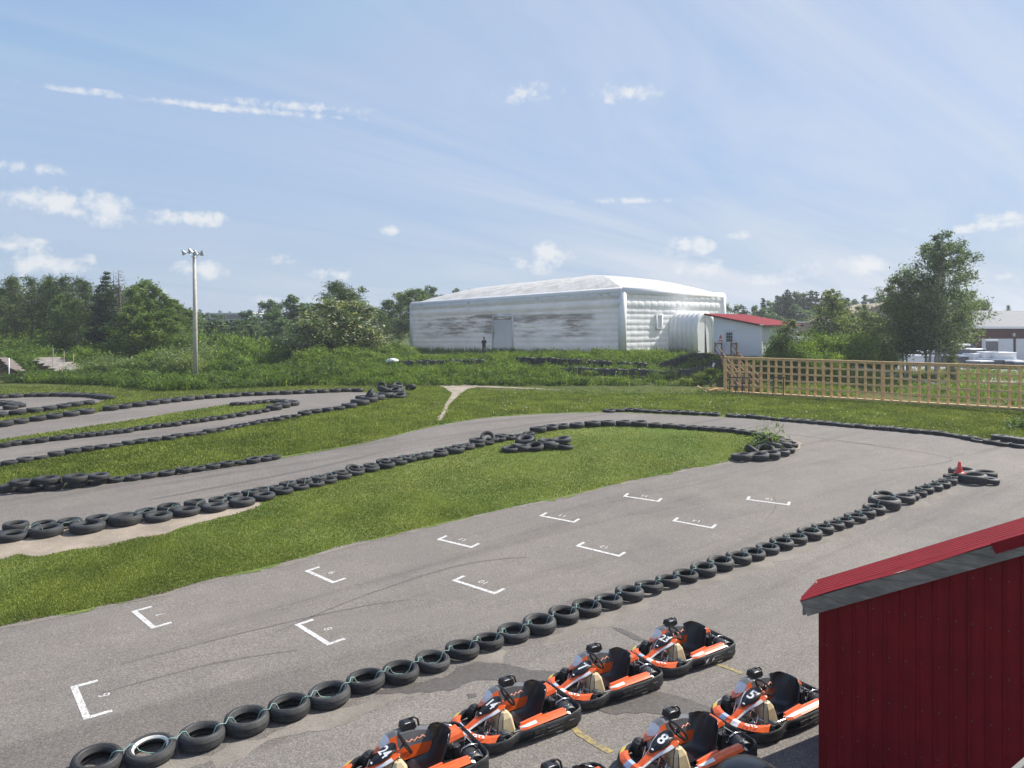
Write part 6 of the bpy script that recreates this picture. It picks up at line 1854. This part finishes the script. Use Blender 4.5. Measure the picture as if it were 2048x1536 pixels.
# weeds in the island tip heap
P = np.array([tuple(at(x, y)) for x, y in [(1535, 888), (1528, 893), (1540, 897), (1545, 885), (1518, 900), (1530, 905), (1506, 905), (1522, 886), (1534, 899), (1550, 893)] * 2]); P += np.concatenate([RNG.normal(0, .3, (len(P), 2)), np.zeros((len(P), 1))], 1)
weeds('heap_weeds', P, 1.0, .10, M['weed'], 26, 'weeds sprouting through the tyre heap at the island tip')
# dark bramble patch at the right edge
P = np.array([tuple(at(x, y)) for x, y in zip(RNG.uniform(2012, 2060, 40), RNG.uniform(846, 862, 40))]); weeds('bramble_patch', P, .4, .11, M['clover'], 22, 'dark leafy patch on the slope at photo\'s right edge')
P = np.array([tuple(at(x, y)) for x, y in zip(RNG.uniform(1000, 1460, 260), RNG.uniform(782, 800, 260))]); weeds('slope_weeds', P, .22, .10, M['clover'], 14, 'low weeds along the slope between path and outer bend')
# ---------------------------------------------------------------- sky, sun, camera
SUN = Vector((.87, .49, 0)).normalized(); EL = R(43)
w = bpy.data.worlds.new('World'); SC.world = w; w.use_nodes = True
nt = w.node_tree; bg = nt.nodes['Background']
sky = N(nt, 'ShaderNodeTexSky', sky_type='NISHITA'); sky.sun_disc = False; sky.sun_elevation = EL; sky.sun_rotation = math.atan2(SUN.x, SUN.y)
sky.altitude = 100; sky.air_density = 1.0; sky.dust_density = .8; sky.ozone_density = 1.2
tc = N(nt, 'ShaderNodeTexCoord'); D = tc.outputs['Generated']
sp = N(nt, 'ShaderNodeSeparateXYZ'); nt.links.new(D, sp.inputs[0])
ysafe = math_n(nt, 'MAXIMUM', sp.outputs['Y'], .05)
az = math_n(nt, 'ARCTAN2', sp.outputs['X'], sp.outputs['Y'])
hyp = math_n(nt, 'SQRT', math_n(nt, 'SUBTRACT', 1.0, math_n(nt, 'MULTIPLY', sp.outputs['Z'], sp.outputs['Z'])))
el = math_n(nt, 'ARCTAN2', sp.outputs['Z'], hyp)
cv = N(nt, 'ShaderNodeCombineXYZ'); nt.links.new(az, cv.inputs[0]); nt.links.new(el, cv.inputs[1])
# high thin cirrus on a flat sheet overhead
zz_ = math_n(nt, 'ADD', math_n(nt, 'MAXIMUM', sp.outputs['Z'], 0), .12)
cx_ = math_n(nt, 'DIVIDE', sp.outputs['X'], zz_); cy_ = math_n(nt, 'DIVIDE', sp.outputs['Y'], zz_)
cs = N(nt, 'ShaderNodeCombineXYZ'); nt.links.new(cx_, cs.inputs[0]); nt.links.new(cy_, cs.inputs[1])
m0 = N(nt, 'ShaderNodeMapping'); m0.inputs['Rotation'].default_value = (0, 0, R(-44)); nt.links.new(cs.outputs[0], m0.inputs['Vector'])
mp = N(nt, 'ShaderNodeMapping'); mp.inputs['Scale'].default_value = (.30, 1.25, 1); nt.links.new(m0.outputs[0], mp.inputs['Vector'])
ci = noisen(nt, mp.outputs[0], .9, 8, .58, .9)
cir = ramp(nt, ci, [(.32, 0), (.50, .38), (.68, .85)])
side = N(nt, 'ShaderNodeMapRange', ins={'From Min': -.45, 'From Max': .55, 'To Min': .35, 'To Max': 1.3}); nt.links.new(az, side.inputs['Value'])
cir = math_n(nt, 'MULTIPLY', cir, side.outputs[0])
# low cumulus puffs and a long streak, each at its own bearing
fb = noisen(nt, cv.outputs[0], 32, 8, .62, .25); fb2 = noisen(nt, cv.outputs[0], 70, 4, .6)
tot = None
def dirpx(x, y):
    v_ = Vector(((x - CX) / F, 1, -(y - HY) / F)).normalized(); return math.atan2(v_.x, v_.y), math.asin(v_.z)
PUFF = [(130, 405, 130, 30, .85), (215, 435, 60, 22, .7), (60, 395, 70, 22, .7), (375, 436, 85, 20, .95), (20, 490, 90, 22, .7), (80, 530, 90, 24, .75), (175, 520, 30, 12, .6), (782, 461, 26, 13, 1.0), (1110, 505, 70, 28, .8), (1070, 530, 70, 24, .6), (1372, 492, 62, 24, 1.0), (1410, 535, 70, 22, .7), (1540, 555, 60, 16, .6), (1728, 530, 60, 20, .8),
        (1600, 535, 60, 26, .55), (560, 522, 34, 16, .6), (405, 540, 60, 22, .7), (670, 548, 60, 18, .6), (1960, 452, 130, 12, .6), (2010, 435, 60, 14, .5), (420, 213, 360, 9, .62), (600, 212, 150, 13, .55), (70, 338, 70, 14, .4), (1060, 185, 80, 26, .5), (1250, 185, 80, 24, .55), (1240, 402, 180, 7, .42), (1480, 470, 30, 10, .4), (1950, 560, 80, 20, .5), (300, 590, 120, 14, .4), (560, 600, 120, 14, .3)]
for (x, y, wx, wy, amp) in PUFF:
    a0, e0 = dirpx(x, y)
    dx = math_n(nt, 'MULTIPLY', math_n(nt, 'SUBTRACT', az, a0), F / wx * 1.0); dy = math_n(nt, 'MULTIPLY', math_n(nt, 'SUBTRACT', el, e0), F / wy * 1.0)
    r2 = math_n(nt, 'ADD', math_n(nt, 'MULTIPLY', dx, dx), math_n(nt, 'MULTIPLY', dy, dy))
    v_ = math_n(nt, 'MULTIPLY', math_n(nt, 'SUBTRACT', 1.0, math_n(nt, 'SQRT', r2)), amp)
    tot = v_ if tot is None else math_n(nt, 'MAXIMUM', tot, v_)
tot = math_n(nt, 'MAXIMUM', tot, -1.0)
pf = math_n(nt, 'ADD', math_n(nt, 'MULTIPLY', tot, .8), math_n(nt, 'ADD', math_n(nt, 'MULTIPLY', math_n(nt, 'SUBTRACT', fb, .5), 2.1), math_n(nt, 'MULTIPLY', math_n(nt, 'SUBTRACT', fb2, .5), .85)))
puff = N(nt, 'ShaderNodeMapRange', interpolation_type='SMOOTHSTEP', ins={'From Min': .02, 'From Max': .7, 'To Max': .8}); nt.links.new(pf, puff.inputs['Value'])
has = N(nt, 'ShaderNodeMapRange', ins={'From Min': -.02, 'From Max': .12}); nt.links.new(tot, has.inputs['Value'])
puffm = math_n(nt, 'MULTIPLY', puff.outputs[0], has.outputs[0])
# milky veil low down
veil = N(nt, 'ShaderNodeMapRange', interpolation_type='SMOOTHSTEP', ins={'From Min': -.04, 'From Max': .28, 'To Min': .75, 'To Max': .0}); nt.links.new(el, veil.inputs['Value'])
base = mixc(nt, veil.outputs[0], mixc(nt, .85, mixc(nt, 1, sky.outputs[0], (.90, .92, 1.04), 'MULTIPLY'), (1.72, 2.42, 3.55), 'DARKEN'), (2.2, 2.72, 3.35))
c1 = mixc(nt, cir, base, (3.5, 3.7, 4.1))
c2 = mixc(nt, puffm, c1, (4.3, 4.35, 4.4))
nt.links.new(c2, bg.inputs['Color']); bg.inputs['Strength'].default_value = .11
sl = bpy.data.lights.new('sun', 'SUN'); sl.energy = 4.0; sl.angle = R(.53); sl.color = (1, .94, .85)
so_ = bpy.data.objects.new('sun', sl); COL.objects.link(so_)
dv = -Vector((SUN.x * math.cos(EL), SUN.y * math.cos(EL), math.sin(EL)))
so_.rotation_euler = dv.to_track_quat('-Z', 'Y').to_euler(); so_.location = (30, 10, 40)
cam = bpy.data.cameras.new('camera'); co = bpy.data.objects.new('camera', cam); COL.objects.link(co)
co.location = (0, 0, EYE); co.rotation_euler = (R(90), 0, 0)
cam.sensor_width = 36; cam.lens = 36 * F / 2048; cam.shift_y = -(768 - HY) / 2048
cam.clip_start = .1; cam.clip_end = 5000
SC.camera = co
# the summer air over the site
mb = MB(); mb.box((0, 890, 9), (1960, 1960, 24)); hz = link('haze', mb.mesh('haze', []))
m = bpy.data.materials.new('haze'); m.use_nodes = True; nt = m.node_tree; nt.nodes.remove(nt.nodes['Principled BSDF'])
pv = N(nt, 'ShaderNodeVolumePrincipled', ins={'Density': .0006, 'Color': (.86, .92, 1, 1), 'Anisotropy': .25}); nt.links.new(pv.outputs[0], nt.nodes['Material Output'].inputs['Volume'])
hz.data.materials.append(m); hz['kind'] = 'stuff'; hz['label'] = 'thin summer haze over the whole site'
SC.view_settings.view_transform = 'Standard'; SC.view_settings.look = 'None'; SC.view_settings.exposure = .9; SC.view_settings.gamma = 1
SC.render.engine = 'CYCLES'
SC.cycles.max_bounces = 6; SC.cycles.transparent_max_bounces = 4; SC.cycles.use_denoising = True
